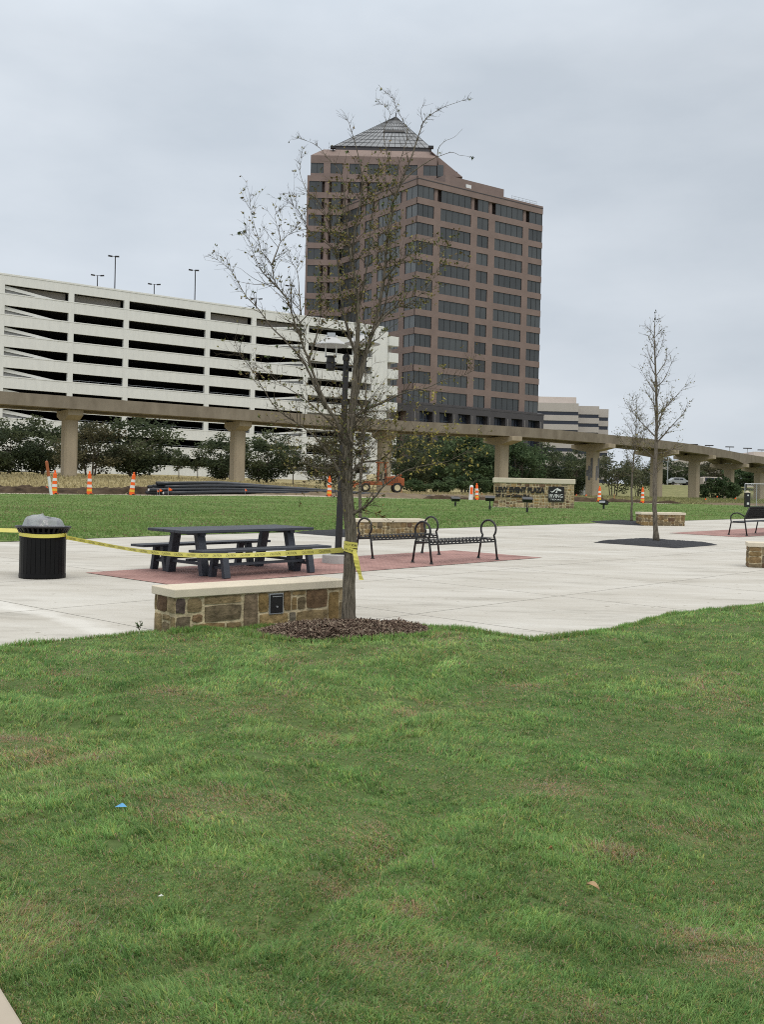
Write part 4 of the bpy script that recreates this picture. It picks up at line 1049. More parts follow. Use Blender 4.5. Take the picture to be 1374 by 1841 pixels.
def slim_tree(loc, h, label, seed, lean=(0, 0), spread=.75, first=.30, pal=None, dens=1.0, rt=.055, leafp=.12):
    rng = random.Random(seed); o = thing('bare_tree', loc, label, 'tree')
    tb = MB(); tw = MB(); lv = Leaves(); pal = pal or PAL_MAIN
    P = []; n = 14
    for i in range(n + 1):
        t = i / n; P.append(Vector((lean[0] * t + .035 * math.sin(t * 9 + seed), lean[1] * t + .03 * math.cos(t * 7 + seed), h * t)))
    Q = cat(P, 3); R = [rt * (1 - i / (len(Q) - 1)) ** .85 * (1.35 if i < 2 else 1) + .004 for i in range(len(Q))]
    for i in range(3, len(Q)): Q[i] = Q[i] + Vector((rng.uniform(-1, 1), rng.uniform(-1, 1), 0)) * .010
    tb.tube(Q, R, 10)
    nb = int(32 * dens)
    for k in range(nb):
        t = first + (.97 - first) * (k + rng.random()) / nb; i = int(t * (len(Q) - 1)); a = k * 2.4 + rng.uniform(-.5, .5)
        prof = math.sin(min(1, (t - first) / .22) * PI / 2) * (1 - (t - first) / (1 - first)) ** .75
        L = spread * 1.5 * (prof * rng.uniform(.75, 1.25) + .16); up = rng.uniform(.75, 1.35) if t > .42 else rng.uniform(.15, .8)
        d = Vector((math.cos(a), math.sin(a), up)).normalized(); B = [Q[i]]; m = 7
        for j in range(m):
            d = (d + Vector((rng.uniform(-1, 1), rng.uniform(-1, 1), rng.uniform(-.4, .9))) * .14).normalized(); B.append(B[-1] + d * L / m)
        r0 = min(R[i] * .5, .006 + .016 * L); RB = [r0 * (1 - .8 * j / m) for j in range(m + 1)]; tb.tube(B, RB, 6, caps=False)
        for q in range(int(L * 19)):
            j = rng.randint(1, m); twig(tw, lv, B[j], rdir(rng, B[j] - B[j - 1], .4, 1.1, .15), rng.uniform(.12, .42) * (.5 + L / 2), .0044, 1 if rng.random() < .7 else 2, rng, leafp if t < .55 else leafp * .35, pal, (.03, .055))
    for _ in range(14): lv.add(Q[-1] + Vector((rng.uniform(-.06, .06), 0, rng.uniform(-.35, .03))), rdir(rng, (0, 0, 1), 0, 1.5), .06, .04, (.05, .055, .025), rng)
    tb.build('trunk', M['bark'], o, smooth=True, recalc=False); tw.build('twigs', M['twig2'], o, recalc=False); lv.build('foliage', o, (0, 0, 0)); return o
slim_tree((7.36, 28.6, S * 28.6 + .07), 6.15, 'slim bare tree standing alone in a gravel bed', 3, lean=(-.16, 0), spread=.68, first=.27, rt=.066, leafp=.30)
slim_tree((9.70, 41.6, S * 41.6 + .07), 4.9, 'slender bare tree in the gravel bed left of the farthest wall', 8, lean=(.15, 0), spread=.7, first=.34, rt=.042, leafp=.30, pal=[(.13, .13, .05), (.10, .11, .04), (.16, .13, .05)])
slim_tree((-.62, 29.9, S * 29.9 + .07), 5.2, 'thin bare tree hidden behind the taped tree trunk', 15, lean=(.1, 0), spread=.7, first=.30, rt=.05, leafp=.12)

# ================================================================ LAMP POST
M['lampwhite'] = mat('lamp_enamel', (.44, .45, .46), .5, 0, .05, 3)
LP = (-.815, 20.2)
lz = S * LP[1]
lamp = thing('lamp_post', (LP[0], LP[1], lz), 'tall black twin lamp post behind the taped tree', 'street lamp')
mb = MB(); mb.lathe([(.30, -.05), (.30, .15), (.285, .165)], n=32); mb.build('footing', M['conc_base'], lamp)
tiltx = .075
mb = MB(); mb.box((0, 0, .215), (.26, .26, .10)); mb.build('base_cover', M['lampdark'], lamp, bevel=.01)
mb = MB(); mb.tube([(0, 0, .16), (tiltx * .5, 0, 1.95), (tiltx, 0, 3.86)], [.066, .060, .054], 4); mb.lathe([(.07, 0), (.07, .07), (.045, .12), (0.001, .13)], (tiltx, 0, 3.83), 16); mb.build('pole', M['lampdark'], lamp)
for sgn, dy in ((-1, .14), (1, -.16)):
    cx, cy = tiltx + sgn * .30, dy; zt = 3.70
    mb = MB(); mb.bar((tiltx, 0, zt), (cx, cy, zt + .02), .035, .035); mb.build('arm', M['lampdark'], lamp)
    mb = MB(); mb.lathe([(.001, 0), (.07, 0), (.085, .04), (.085, .14), (.112, .145), (.112, .16), (.085, .165), (.075, .25), (.112, .255), (.112, .275), (.02, .28)], (cx, cy, zt - .05), 20); mb.build('lantern', M['lampdark'], lamp)
    mb = MB(); mb.lathe([(.335, .0), (.335, .012), (.20, .09), (.115, .15), (.115, .16), (.10, .165), (.02, .165), (.02, .12), (.19, .075), (.32, .0)], (cx, cy, zt + .42), 36, closed=True); mb.build('reflector', M['lampwhite'], lamp)
    mb = MB(); mb.box((cx, cy, zt + .625), (.15, .15, .07)); mb.build('cap', M['metal'], lamp)
    mb = MB()
    for q in (-1, 1): mb.tube([(cx + q * .10, cy, zt + .2), (cx + q * .10, cy, zt + .62)], .014, 6)
    mb.build('strut', M['white'], lamp)

# ================================================================ PLAZA SIGN WALL
SGX0, SGX1, SGY = 5.98, 10.25, 57.0
zt = 3.225; zb_ = zg(8, SGY) + .02
sg = thing('sign_wall', ((SGX0 + SGX1) / 2, SGY, 1.55), 'stone sign wall lettered LEVY EVENT PLAZA with black panel', 'sign', None, 0)
L = SGX1 - SGX0; T = .55; rng = random.Random(4); SC_SAVE = STONE_COL; STONE_COL = [tuple(c * 1.35 for c in k) for k in SC_SAVE]
mb = MB(); zr = zt - 1.55; mb.box((0, T / 2, (zr - .27 - .25) / 2), (L - .02, T - .02, zr - .27 + .25), 0, 0, MORTAR)
rc = split(rng, 0, .12, L, zr - .27, .42, .12); stones_on(mb, (-L / 2, .006, 0), (1, 0, 0), (0, -1, 0), L, zr, rc, rng, .021)
rc = split(rng, 0, .12, T, zr - .27, .42, .12); stones_on(mb, (L / 2 - .006, 0, 0), (0, 1, 0), (1, 0, 0), T, zr, rc, rng, .021)
rc = split(rng, 0, .12, T, zr - .27, .42, .12); stones_on(mb, (-L / 2 + .006, T, 0), (0, -1, 0), (-1, 0, 0), T, zr, rc, rng, .021)
rc = split(rng, 0, .12, L, zr - .27, .42, .12); stones_on(mb, (L / 2, T - .006, 0), (-1, 0, 0), (0, 1, 0), L, zr, rc, rng, .021)
mb.build('stonework', M['stone'], sg)
mb = MB(); mb.box((0, T / 2, zr - .135), (L + .10, T + .10, .27)); mb.build('cap', M['cap'], sg, bevel=.03)
mb = MB(); mb.box((.0, T / 2, -.02), (L + .22, T + .24, .26)); mb.build('plinth', M['conc_base'], sg, bevel=.02)
def lettering(par, name, body, x0, z0, width, height, y, m_, bold=0.0, depth=.02):
    V, Fc = text_geo(body, 1.0, bold); xs = [v[0] for v in V]; zs = [v[1] for v in V]
    sx = width / (max(xs) - min(xs)); sz = height / (max(zs) - min(zs))
    mb = MB(); P = [(x0 + (v[0] - min(xs)) * sx, y, z0 + (v[1] - min(zs)) * sz) for v in V]; mb.add(P, Fc)
    P2 = [(p[0], y + depth, p[2]) for p in P]; ed = {}
    for f in Fc:
        for a, b in zip(f, f[1:] + f[:1]): ed[(a, b)] = 1
    side = [(a, b) for a, b in ed if (b, a) not in ed]; n = len(P)
    mb.add(P + P2, [(a, b, n + b, n + a) for a, b in side])
    return mb.build(name, m_, par, recalc=False)
fx = lambda px: (px - 60) / (1312 - 60) * (L + .10) - (L + .10) / 2      # measured along the wall
lettering(sg, 'lettering', 'LEVY EVENT PLAZA', fx(92), .90, fx(845) - fx(92), .30, -.05, M['black'], .05)
lettering(sg, 'lettering', '301 E. Las Colinas Blvd', fx(96), .645, fx(612) - fx(96), .175, -.05, M['black'], .045)
pn = MB(); px0, px1 = fx(903), fx(1140); pn.box(((px0 + px1) / 2, -.03, .86), (px1 - px0, .05, .80)); pan = pn.build('logo_panel', M['black'], sg)
pw = px1 - px0
lt = lettering(pan, 'lettering', 'IRVING', px0 + pw * .03, .665, pw * .88, .20, -.062, M['white'], .006)
lettering(pan, 'lettering', 'TEXAS', px0 + pw * .10, .535, pw * .72, .075, -.062, M['white'], .01)
def pp(u, v): return (px0 + pw * u, -.062, .86 + .40 - .80 * v)
mb = MB()
body_ = [(.10, .30), (.16, .33), (.24, .33), (.31, .27), (.38, .20), (.46, .14), (.55, .10), (.58, .08), (.60, .12), (.68, .15), (.77, .19), (.83, .25), (.81, .29), (.74, .30), (.66, .29), (.62, .25), (.58, .26), (.55, .33), (.56, .39), (.50, .42), (.42, .42), (.47, .36), (.50, .28), (.56, .21), (.50, .19), (.43, .24), (.37, .31), (.29, .38), (.19, .39)]
V = [pp(u, v) for u, v in body_]; n = len(V); mb.add(V + [(x, y + .008, z) for x, y, z in V], [tuple(range(n))] + [(i, (i + 1) % n, n + (i + 1) % n, n + i) for i in range(n)])
mb.build('emblem', M['white'], pan, recalc=False)

# garden spotlights
def spot(px, py, h, Y, label, aim):
    x = at(px, py, Y).x; z0 = float(mid_h(np.array([x]), np.array([Y]))[0])
    o = thing('garden_spotlight', (x, Y, z0), label, 'spotlight', 'spotlights round the sign', aim)
    mb = MB(); mb.tube([(0, 0, -.05), (0, 0, .22)], .055, 10); mb.tube([(0, 0, .2), (0, 0, h - .10)], .028, 8); mb.build('post', M['steel_black'], o)
    mb = MB(); Mx = Matrix.Translation((0, .02, h - .04)) @ Matrix.Rotation(.35, 4, 'X'); mb.boxM(Mx, (.44, .26, .16)); mb.boxM(Mx @ Matrix.Translation((0, -.02, .09)), (.48, .34, .025)); mb.build('head', M['steel_black'], o)
    mb = MB(); mb.boxM(Mx @ Matrix.Translation((0, .135, 0)), (.38, .012, .12)); mb.build('lens', M['metal'], o)
    return o
spot(819, 910, .42, 57.0, 'black spotlight in the lawn left of the sign wall', .2)
spot(881, 920, .60, 52.0, 'black spotlight at the left corner of the sign wall', -.1)
spot(948, 925, .62, 49.5, 'black spotlight in front of the middle of the sign wall', .1)
spot(1086, 917, .38, 57.5, 'black spotlight with a bright lens right of the sign wall', 2.3)

# black bollard with white stickers and chain-link panel at the right
bx, by = 24.9, 72.8
o = thing('bollard', (bx, by, G(bx, by)), 'black square bollard with two white stickers beside wire panel', 'bollard')
mb = MB(); mb.box((0, 0, .52), (.34, .34, 1.08)); mb.build('body', M['steel_black'], o, bevel=.02)
mb = MB(); mb.lathe([(.20, 1.06), (.20, 1.09), (.08, 1.14), (.08, 1.2), (.0, 1.21)], n=14); mb.build('cap', M['cap'], o)
for z, w in ((.88, .10), (.32, .15)):
    mb = MB(); mb.box((0, -.175, z), (w, .012, w)); mb.build('sticker', M['white'], o)
fxx, fyy = 27.0, 79.5; o = thing('wire_fence_panel', (fxx, fyy, G(fxx, fyy)), 'grey chain-link panel on thin posts at right edge', 'fence')
mb = MB()
for x in (0, .88, 1.9): mb.tube([(x, 0, -.1), (x, 0, 1.7)], .03, 8)
mb.tube([(0, 0, 1.7), (1.9, 0, 1.7)], .03, 8); mb.build('post', M['metal'], o)
mb = MB(); k = -1.6
while k < 1.9:
    for sg_ in (0, 1):
        x0, x1 = max(0, k), min(1.9, k + 1.6)
        if x1 > x0: mb.bar((x0 if not sg_ else 1.9 - x0, 0, .08 + (x0 - k)), (x1 if not sg_ else 1.9 - x1, 0, .08 + (x1 - k)), .004, .004)
    k += .16
mb.build('wire_mesh', M['metal'], o)

# ================================================================ CONSTRUCTION STRIP
def channelizer(label):
    o = thing('traffic_cone', (0, 0, 0), label, 'traffic cone', 'tall traffic cones along the works')
    mb = MB(); mb.lathe([(.20, 0), (.20, .05), (.16, .06), (.145, .07), (.115, .55), (.085, 1.02), (.07, 1.05), (.045, 1.07), (.05, 1.16), (.02, 1.18)], n=18); mb.build('body', M['orange'], o, smooth=False)
    mb = MB(); mb.box((0, 0, .03), (.37, .37, .06)); mb.build('base', M['rubber'], o, bevel=.01)
    def rr(z): return np.interp(z, [.07, .55, 1.02], [.148, .118, .088])
    for z0, z1_, m_ in ((.16, .28, 'yellow'), (.36, .50, 'white'), (.66, .80, 'white')):
        mb = MB(); mb.lathe([(rr(z0), z0), (rr(z1_), z1_), (rr(z1_) - .01, z1_), (rr(z0) - .01, z0)], n=18, closed=True); mb.build('reflective_band', M[m_], o)
    return o
def put(o, px, py, Y, rz=0, tilt=0):
    x = at(px, py, Y).x; Y = float(yfar(x)) + 1.6; x = at(px, py, Y).x; o.location = (x, Y, G(x, Y) + .05); o.rotation_euler = (0, tilt, rz)
cone_list = [(97, 886, 66, .02, 'orange cone just behind the leaning white marker post'), (160, 889, 67, 0, 'orange cone standing alone before the dark soil bank'), (236, 889, 68, .10, 'orange cone leaning right beside the end of the black pipes'),
             (592, 891, 80, 0, 'orange cone by the pipes left of the tree trunk'), (612, 891, 79, 0, 'orange cone half hidden by the taped tree trunk'), (858, 897, 82, -.03, 'orange cone beside the white and orange barricade post'),
             (1078, 900, 84, .02, 'orange cone right of the sign wall'), (1156, 901, 85.5, 0, 'orange cone behind the slim tree in the gravel bed')]
proto = channelizer(cone_list[0][4])
for i, (px, py, Y, tl, lab) in enumerate(cone_list):
    c_ = proto if i == 0 else copy_thing(proto, (0, 0, 0), 0, lab)
    put(c_, px, py, Y, 0, tl)
    c_.scale = (1.15, 1.15, 1.2) if i < 5 else (1, 1, 1.05)
# leaning marker post and barricade post
x = at(92, 893, 60.5).x; o = thing('marker_post', (x, 60.5, G(x, 60.5)), 'leaning white marker post with orange-brown top', 'marker post', None, 0); o.rotation_euler = (0, -.16, 0)
mb = MB(); mb.tube([(0, 0, -.1), (0, 0, 1.15)], .085, 12); mb.build('pole', M['white'], o)
mb = MB(); mb.tube([(0, 0, 1.15), (0, 0, 1.98), (0, 0, 2.03), (0, 0, 2.05)], [.092, .088, .07, .02], 12); mb.build('sleeve', M['rust_or'], o)
x = at(847, 898, 79).x; o = thing('barricade_post', (x, 79, G(x, 79)), 'white post with an orange panel near the sign wall', 'marker post'); o.rotation_euler = (0, .03, 0)
mb = MB(); mb.lathe([(.17, -.05), (.16, .3), (.15, 1.0), (.12, 1.1), (.03, 1.14)], n=14); mb.build('body', M['white'], o)
mb = MB(); mb.box((0, -.14, .72), (.20, .06, .50)); mb.build('panel', M['orange'], o)

# pile of black pipes
PG = 'black pipes piled beyond the lawn'
pd = Vector((15.1, 13.0, 0)).normalized(); pn_ = Vector((-pd.y, pd.x, 0)); p0 = Vector((-14.3, 66.9, 0))
rows = [(0, [0, .24, .48, .72, .96, 1.2, 1.44], 22.5), (1, [.12, .36, .60, .84, 1.08, 1.32], 19.0), (2, [.24, .48, .72, .96, 1.2], 15.0), (3, [.36, .60, .84], 11.5)]
rng = random.Random(2); pipes = []
for lv_, offs, Lp in rows:
    for k, of in enumerate(offs):
        st_ = rng.uniform(-.5, .7) + lv_ * .15; Le = Lp + rng.uniform(-2.2, 2.2); P = []
        for j in range(13):
            t = j / 12; q = p0 + pd * (st_ + Le * t) + pn_ * (of + .10 * math.sin(t * 3 + k)); 
            z = G(q.x, q.y) + .17 + lv_ * .195 * (1 - max(0, (t - .35) / .65) ** 1.3 * (.85 if lv_ else 0)) + .03 * math.sin(t * 9 + k * 2); P.append((q.x, q.y, z))
        lab = {0: 'long black plastic pipe lying on the ground in the pipe pile', 1: 'black plastic pipe in the middle layer of the pile', 2: 'black plastic pipe in the upper layer of the pile', 3: 'black plastic pipe on the very top of the pile'}[lv_]
        o = thing('pipe', P[0], lab, 'pipe', PG)
        mb = MB(); mb.tube(P, .112, 12); mb.build('barrel', M['pipe'], o, world=True, smooth=True)
        mb = MB(); dd = (Vector(P[1]) - Vector(P[0])).normalized(); e = Vector(P[0]); mb.tube([e - dd * .02, e - dd * .05], [.085, .07], 12); mb.build('end_cap', M['white'] if rng.random() < .45 else M['rubber'], o, world=True)

# orange utility tractor
LX, LY = at(690, 886, 86).x, 86.; ld = thing('utility_tractor', (LX - .25, LY, G(LX, LY) + .28), 'faded orange utility tractor parked behind the taped tree', 'tractor', None, math.radians(6))
mb = MB(); mb.box((.1, 0, .72), (2.9, .9, .28)); mb.box((.95, 0, 1.02), (1.3, .95, .5)); mb.prism([(.3, .78), (1.62, .78), (1.62, 1.28), (.9, 1.34), (.3, 1.16)], -.5, .5, lambda u, v, d: (u, d, v)); mb.build('body', M['rust_or'], ld, bevel=.03)
mb = MB(); mb.box((1.72, 0, .86), (.28, 1.0, .62)); mb.box((1.5, 0, 1.42), (.35, .5, .12)); mb.build('counterweight', M['rust_or'], ld, bevel=.04)
mb = MB(); mb.box((-.75, 0, 1.12), (.75, .8, .55)); mb.tube([(-.75, 0, 1.38), (-.75, 0, 1.46)], .12, 10); mb.build('tank', M['cream'], ld, bevel=.06)
mb = MB()
for sy in (-.42, .42):
    mb.bar((-.25, sy, .85), (-.2, sy, 2.35), .08, .08); mb.bar((.45, sy, .85), (.35, sy, 2.35), .08, .08)
mb.box((.06, 0, 2.4), (.95, 1.05, .10)); mb.build('canopy', M['rust_or'], ld)
mb = MB(); mb.box((.1, 0, 1.02), (.5, .5, .12)); mb.box((.33, 0, 1.3), (.1, .5, .5)); mb.build('seat', M['rubber'], ld)
mb = MB(); mb.tube([(-.2, 0, 1.1), (-.38, 0, 1.5)], .025, 6); mb.tube([(-.38 + .17 * math.cos(a) * .5, .17 * math.sin(a), 1.5 + .09 * math.cos(a)) for a in np.linspace(0, 2 * PI, 17)], .015, 6); mb.build('steering_wheel', M['rubber'], ld)
mb = MB(); mb.bar((-1.1, 0, .75), (-2.1, 0, .62), .35, .22); mb.box((-2.15, 0, .6), (.14, 1.4, .5)); mb.build('blade', M['rust_or'], ld)
mb = MB()
for q in range(6): mb.box((.42 + .17 * q, -.505, 1.02), (.05, .02, .28))
mb.build('grille', M['rubber'], ld)
for wx, r in ((-1.25, .36), (1.28, .40)):
    for sy in (-1, 1):
        mb = MB(); V = [(r * .62, -.14), (r * .9, -.15), (r, -.09), (r, .09), (r * .9, .15), (r * .62, .14)]
        mb.lathe([(a, b_) for a, b_ in V], n=24, closed=True); w_ = mb.build('wheel', M['rubber'], ld); w_.rotation_euler = (PI / 2, 0, 0); w_.location = (wx, sy * .55, r)
        mb = MB(); mb.lathe([(.02, -.10), (r * .3, -.11), (r * .62, -.12), (r * .64, .12), (.02, .10)], n=20); rm = mb.build('rim', M['cream'], w_)

# pin flags and wooden stakes
FG = 'orange pin flags along the works'
def pin_flag(): 
    o = thing('pin_flag', (0, 0, 0), 'small orange flag pinned in the ground near the works', 'flag', FG)
    mb = MB(); mb.tube([(0, 0, -.05), (.02, 0, .62)], .012, 5); mb.build('wire', M['metal'], o)
    mb = MB(); V = [(.02, -.01, .62), (.16, .02, .58), (.30, -.02, .44), (.16, .01, .36), (.015, 0, .40)]; n = 5
    mb.add(V + [(a, b_ + .008, c_) for a, b_, c_ in V], [(0, 1, 2, 3, 4), (9, 8, 7, 6, 5)] + [(i, (i + 1) % n, n + (i + 1) % n, n + i) for i in range(n)]); mb.build('flag', M['orange'], o); return o
fl = pin_flag()
for i, (px, py, Y, lab) in enumerate([(81, 884, 66, 'small orange flag left of the leaning marker post'), (286, 886, 66.2, 'small orange flag at the near end of the pipe pile'), (302, 884, 67.2, 'larger pair flag drooping over the pipe pile end'), (440, 893, 70.5, 'small orange flag against the middle of the black pipes'), (282, 893, 64.3, 'small orange flag in the lawn below the pipe ends'), (531, 887, 84, 'small orange flag on bare soil left of the taped tree'),
                                    (868, 893, 88, 'small orange flag between orange cone and sign wall'), (1038, 890, 98, 'small orange flag right of the sign wall near a pier'), (1056, 891, 98, 'small orange flag at the foot of the guideway pier'), (1182, 895, 96, 'small orange flag behind the slim tree trunk'), (1292, 897, 115, 'pale orange flag beside the dark shrub'), (1325, 899, 100, 'round orange flag left of the wire panel'), (1271, 903, 90, 'low orange flag at the kerb near the dark shrub')]):
    c_ = fl if i == 0 else copy_thing(fl, (0, 0, 0), .3 * i, lab); x = at(px, py, Y).x; c_.location = (x, Y, G(x, Y) + .03)
    c_.scale = (.62, .62, .7) if i != 2 else (.95, .7, .8)
rng = random.Random(5)
for i, (px, py, Y, lab) in enumerate([(722, 893, 82, 'short wooden stake right of the orange tractor'), (1105, 898, 86, 'short wooden stake between two cones right of the sign')]):
    x = at(px, py, Y).x; mb = MB(); mb.prism([(-.04, -.1), (.04, -.1), (.04, .62), (0, .68), (-.04, .62)], -.02, .02, lambda u, v, d: (u, d, v)); s_ = mb.build('wooden_stake', M['dryleaf']); s_.location = (x, Y, G(x, Y)); tag(s_, lab, 'stake')

# ================================================================ LITTER IN THE FOREGROUND TURF
def ground_at(px, py): 
    X, Y = gp(px, py); z = float(lawn_h(np.array([X]), np.array([Y]))[0]); return X, Y, z
X, Y, z = ground_at(217, 1480)
mb = MB(); r = random.Random(3); V = [(-.030, -.004, .004), (-.01, .010, .014), (.012, .004, .018), (.028, -.002, .006), (.014, -.013, .008), (-.012, -.012, .007), (.004, .0, .024)]
mb.add(V, [(0, 1, 5), (1, 6, 5), (1, 2, 6), (2, 3, 4), (2, 4, 6), (6, 4, 5), (0, 5, 4, 3)]); o = mb.build('wrapper', M['blue'], None); o.location = (X, Y, z + .022); tag(o, 'crumpled light blue wrapper lying in the grass', 'litter')
X, Y, z = ground_at(288, 1645); mb = MB(); mb.add([(-.011, 0, 0), (0, .006, .006), (.011, 0, .002), (0, -.007, .003), (.002, 0, .009)], [(0, 1, 4), (1, 2, 4), (2, 3, 4), (3, 0, 4), (3, 2, 1, 0)]); o = mb.build('paper_scrap', M['white']); o.location = (X, Y, z + .028); tag(o, 'tiny white paper scrap in the left foreground grass', 'litter')
def dead_leaf(px, py, Lr, rz, label, m_='dryleaf'):
    X, Y, z = ground_at(px, py); mb = MB(); n = 6; V = []
    for i in range(n + 1):
        t = i / n; w = Lr * .22 * math.sin(PI * min(.98, t * .92 + .06)); cz = .012 * math.sin(t * 3.4) + .006
        V += [(-Lr / 2 + Lr * t, -w, cz + .010), (-Lr / 2 + Lr * t, 0, cz), (-Lr / 2 + Lr * t, w, cz + .012)]
    Fc = []
    for i in range(n):
        a = i * 3; Fc += [(a, a + 3, a + 4, a + 1), (a + 1, a + 4, a + 5, a + 2)]
    mb.add(V, Fc); o = mb.build('dead_leaf', M[m_], None, recalc=False); o.location = (X, Y, z + .034); o.rotation_euler = (.3, .2, rz); tag(o, label, 'leaf', 'dead leaves on the turf')
M['paleleaf'] = mat('pale_leaf', (.48, .34, .20), .8, 0, .15, 30)
dead_leaf(1066, 1619, .055, -.5, 'pale folded dead leaf, the largest lying in the grass', 'paleleaf')
dead_leaf(890, 1776, .030, 1.3, 'small rusty dead leaf near the bottom edge of the lawn')
dead_leaf(988, 1559, .022, .4, 'small dark brown dead leaf in the middle of the turf')
dead_leaf(1281, 1612, .024, .9, 'small rusty dead leaf near the right side of the turf')
# weed at the slab edge by wall 1
r = random.Random(8); lvw = Leaves(); X, Y = gp(250, 1137); Z = S * Y + .02; mb = MB()
o = thing('weed', (X, Y, Z), 'small leafy weed at the slab edge beside the stone wall', 'plant')
for k in range(7):
    d = Vector((r.uniform(-.6, .6), r.uniform(-.6, .6), 1)).normalized(); e = Vector((0, 0, 0)) + d * r.uniform(.05, .11); mb.tube([(0, 0, 0), e], .002, 4)
    for q in range(4): lvw.add(e * r.uniform(.5, 1), rdir(r, d, .4, 1.3), .03, .016, (.06, .11, .035), r)
mb.build('stem', M['twig'], o); lvw.build('foliage', o, (0, 0, 0))

# ================================================================ ELEVATED GUIDEWAY
PIERS = [(-41.3, 85.0), None, None, None, None, None, None, None, None, None, (73, 180)]
PX = [(123, 94), (426, 103), (690, 112), (902, 117), (1066, 126), (1181, 136), (1249, 146), (1312, 160), (1366, 170)]
for i, (x, d) in enumerate(PX): p = at(x, 850, d); PIERS[i + 1] = (p.x, d)
pv = [Vector((p[0], p[1], 0)) for p in PIERS]
MSEG = 10
path = []
ext = [pv[0] * 2 - pv[1]] + pv + [pv[-1] * 2 - pv[-2]]
for i in range(1, len(ext) - 2):
    for k in range(MSEG):
        t = k / MSEG; p0, p1, p2, p3 = ext[i - 1], ext[i], ext[i + 1], ext[i + 2]
        path.append(.5 * ((2 * p1) + (p2 - p0) * t + (2 * p0 - 5 * p1 + 4 * p2 - p3) * t * t + (3 * p1 - p0 - 3 * p2 + p3) * t ** 3))
path.append(ext[-2])
NRM = []
for i in range(len(path)):
    d = (path[min(i + 1, len(path) - 1)] - path[max(i - 1, 0)]).normalized(); NRM.append(Vector((-d.y, d.x, 0)))
TOPZ = 10.30
gw = thing('guideway', (0, 110, TOPZ), 'weathered concrete elevated guideway curving across the site', 'guideway')
def sweep(mb, o0, o1, z0f, z1f):
    V = []
    for i, p in enumerate(path):
        n = NRM[i]
        for o_, zf in ((o0, z0f), (o1, z0f), (o1, z1f), (o0, z1f)):
            q = p + n * o_; V.append((q.x, q.y, zf(i)))
    Fc = []
    for i in range(len(path) - 1):
        for k in range(4): Fc.append((i * 4 + k, i * 4 + (k + 1) % 4, (i + 1) * 4 + (k + 1) % 4, (i + 1) * 4 + k))
    Fc += [(3, 2, 1, 0), tuple((len(path) - 1) * 4 + k for k in range(4))]
    mb.add(V, Fc)
def soff(i):
    sp_ = i // MSEG; t = (i % MSEG) / MSEG
    h = .55 * abs(2 * t - 1) ** 2.2 if sp_ >= 7 else 0
    w_ = min(1, max(0, (i - 6.5 * MSEG) / MSEG)); return TOPZ - 1.05 - h * w_
for o0, o1 in ((-2.3, -1.25), (1.25, 2.3)):
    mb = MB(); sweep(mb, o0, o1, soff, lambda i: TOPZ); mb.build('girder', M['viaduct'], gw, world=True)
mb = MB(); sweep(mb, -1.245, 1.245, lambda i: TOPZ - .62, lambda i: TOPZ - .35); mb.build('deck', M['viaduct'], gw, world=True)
labs = ['guideway pier cut off left of the view', 'leftmost tan guideway pier, wide and nearest', 'tan guideway pier standing left of the taped tree', 'tan guideway pier behind the orange tractor', 'guideway pier behind the left end of the sign wall', 'guideway pier with grey graffiti patch right of the sign', 'guideway pier hidden behind the slim tree', 'guideway pier between slim tree and dark shrub', 'guideway pier right of the dark shrub', 'guideway pier beyond the wire panel at right edge', 'farthest guideway pier']
for i, (x, y) in enumerate(PIERS):
    if i in (0, 10): continue
    gz = G(x, y); k = min(i * MSEG, len(path) - 1); n = NRM[k]; a = math.atan2(n.y, n.x)
    o = thing('guideway_pier', (x, y, gz), labs[i], 'pier', 'guideway piers', a)
    h = TOPZ - 1.06 - gz; w = .66
    if i >= 8: h -= .45
    mb = MB(); c = .16
    poly = [(-w + c, -.58), (w - c, -.58), (w, -.58 + c), (w, .58 - c), (w - c, .58), (-w + c, .58), (-w, .58 - c), (-w, -.58 + c)]
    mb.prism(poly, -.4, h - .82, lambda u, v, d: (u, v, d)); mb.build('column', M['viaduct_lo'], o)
    mb = MB(); hl = 2.75 if i > 3 else 1.7
    mb.prism([(-.72, h - .85), (.75, h - .85), (hl, h - .48), (hl, h), (-hl, h), (-hl, h - .48)], -.66, .66, lambda u, v, d: (u, d, v)); mb.build('pier_cap', M['viaduct_lo'], o, bevel=.03)
    if i == 5:
        M['graf'] = mat('graffiti_grey', (.13, .13, .14), .9, 0, .3, 2); mb = MB(); V = []
        for (u, v0, v1) in ((-.3, 2.2, 4.5), (.05, 1.9, 3.6), (.32, 2.4, 3.1)): mb.box((u + .0, .585, (v0 + v1) / 2), (.3, .012, v1 - v0))
        for (u, v0, v1) in ((-.25, 2.2, 4.5), (.1, 1.9, 3.6)): mb.box((-w - .006, u, (v0 + v1) / 2), (.012, .3, v1 - v0))
        mb.build('graffiti', M['graf'], o)

# ================================================================ PARKING GARAGE
TH = math.radians(35.5); gd = Vector((math.cos(TH), math.sin(TH), 0)); gin = Vector((-gd.y, gd.x, 0))
GP = at(230, 560, 172); GP.z = 0
def tline(px, py, P, d):
    r_ = ray(px, py); k = r_[0] / r_[1]; return (k * P.y - P.x) / (d.x - k * d.y)
ga = thing('parking_garage', (GP.x, GP.y, 0), 'long white precast parking garage with open dark levels', 'building', None, TH)
gl, gr_ = -34.0, tline(688, 700, GP, gd)
posts = [tline(x, 600, GP, gd) for x in (127, 226.6, 373.5, 456.5, 551.5, 640)] + [tline(1.5, 600, GP, gd)]
gz0 = 4.6; ZT = 35.02
mb = MB(); mb.b2((gl, 0, ZT - 1.66), (gr_, .35, ZT)); mb.b2((gl, -.06, ZT - .28), (gr_, -.002, ZT - .04)); mb.build('parapet', M['garage'], ga)
DEPTH = 38
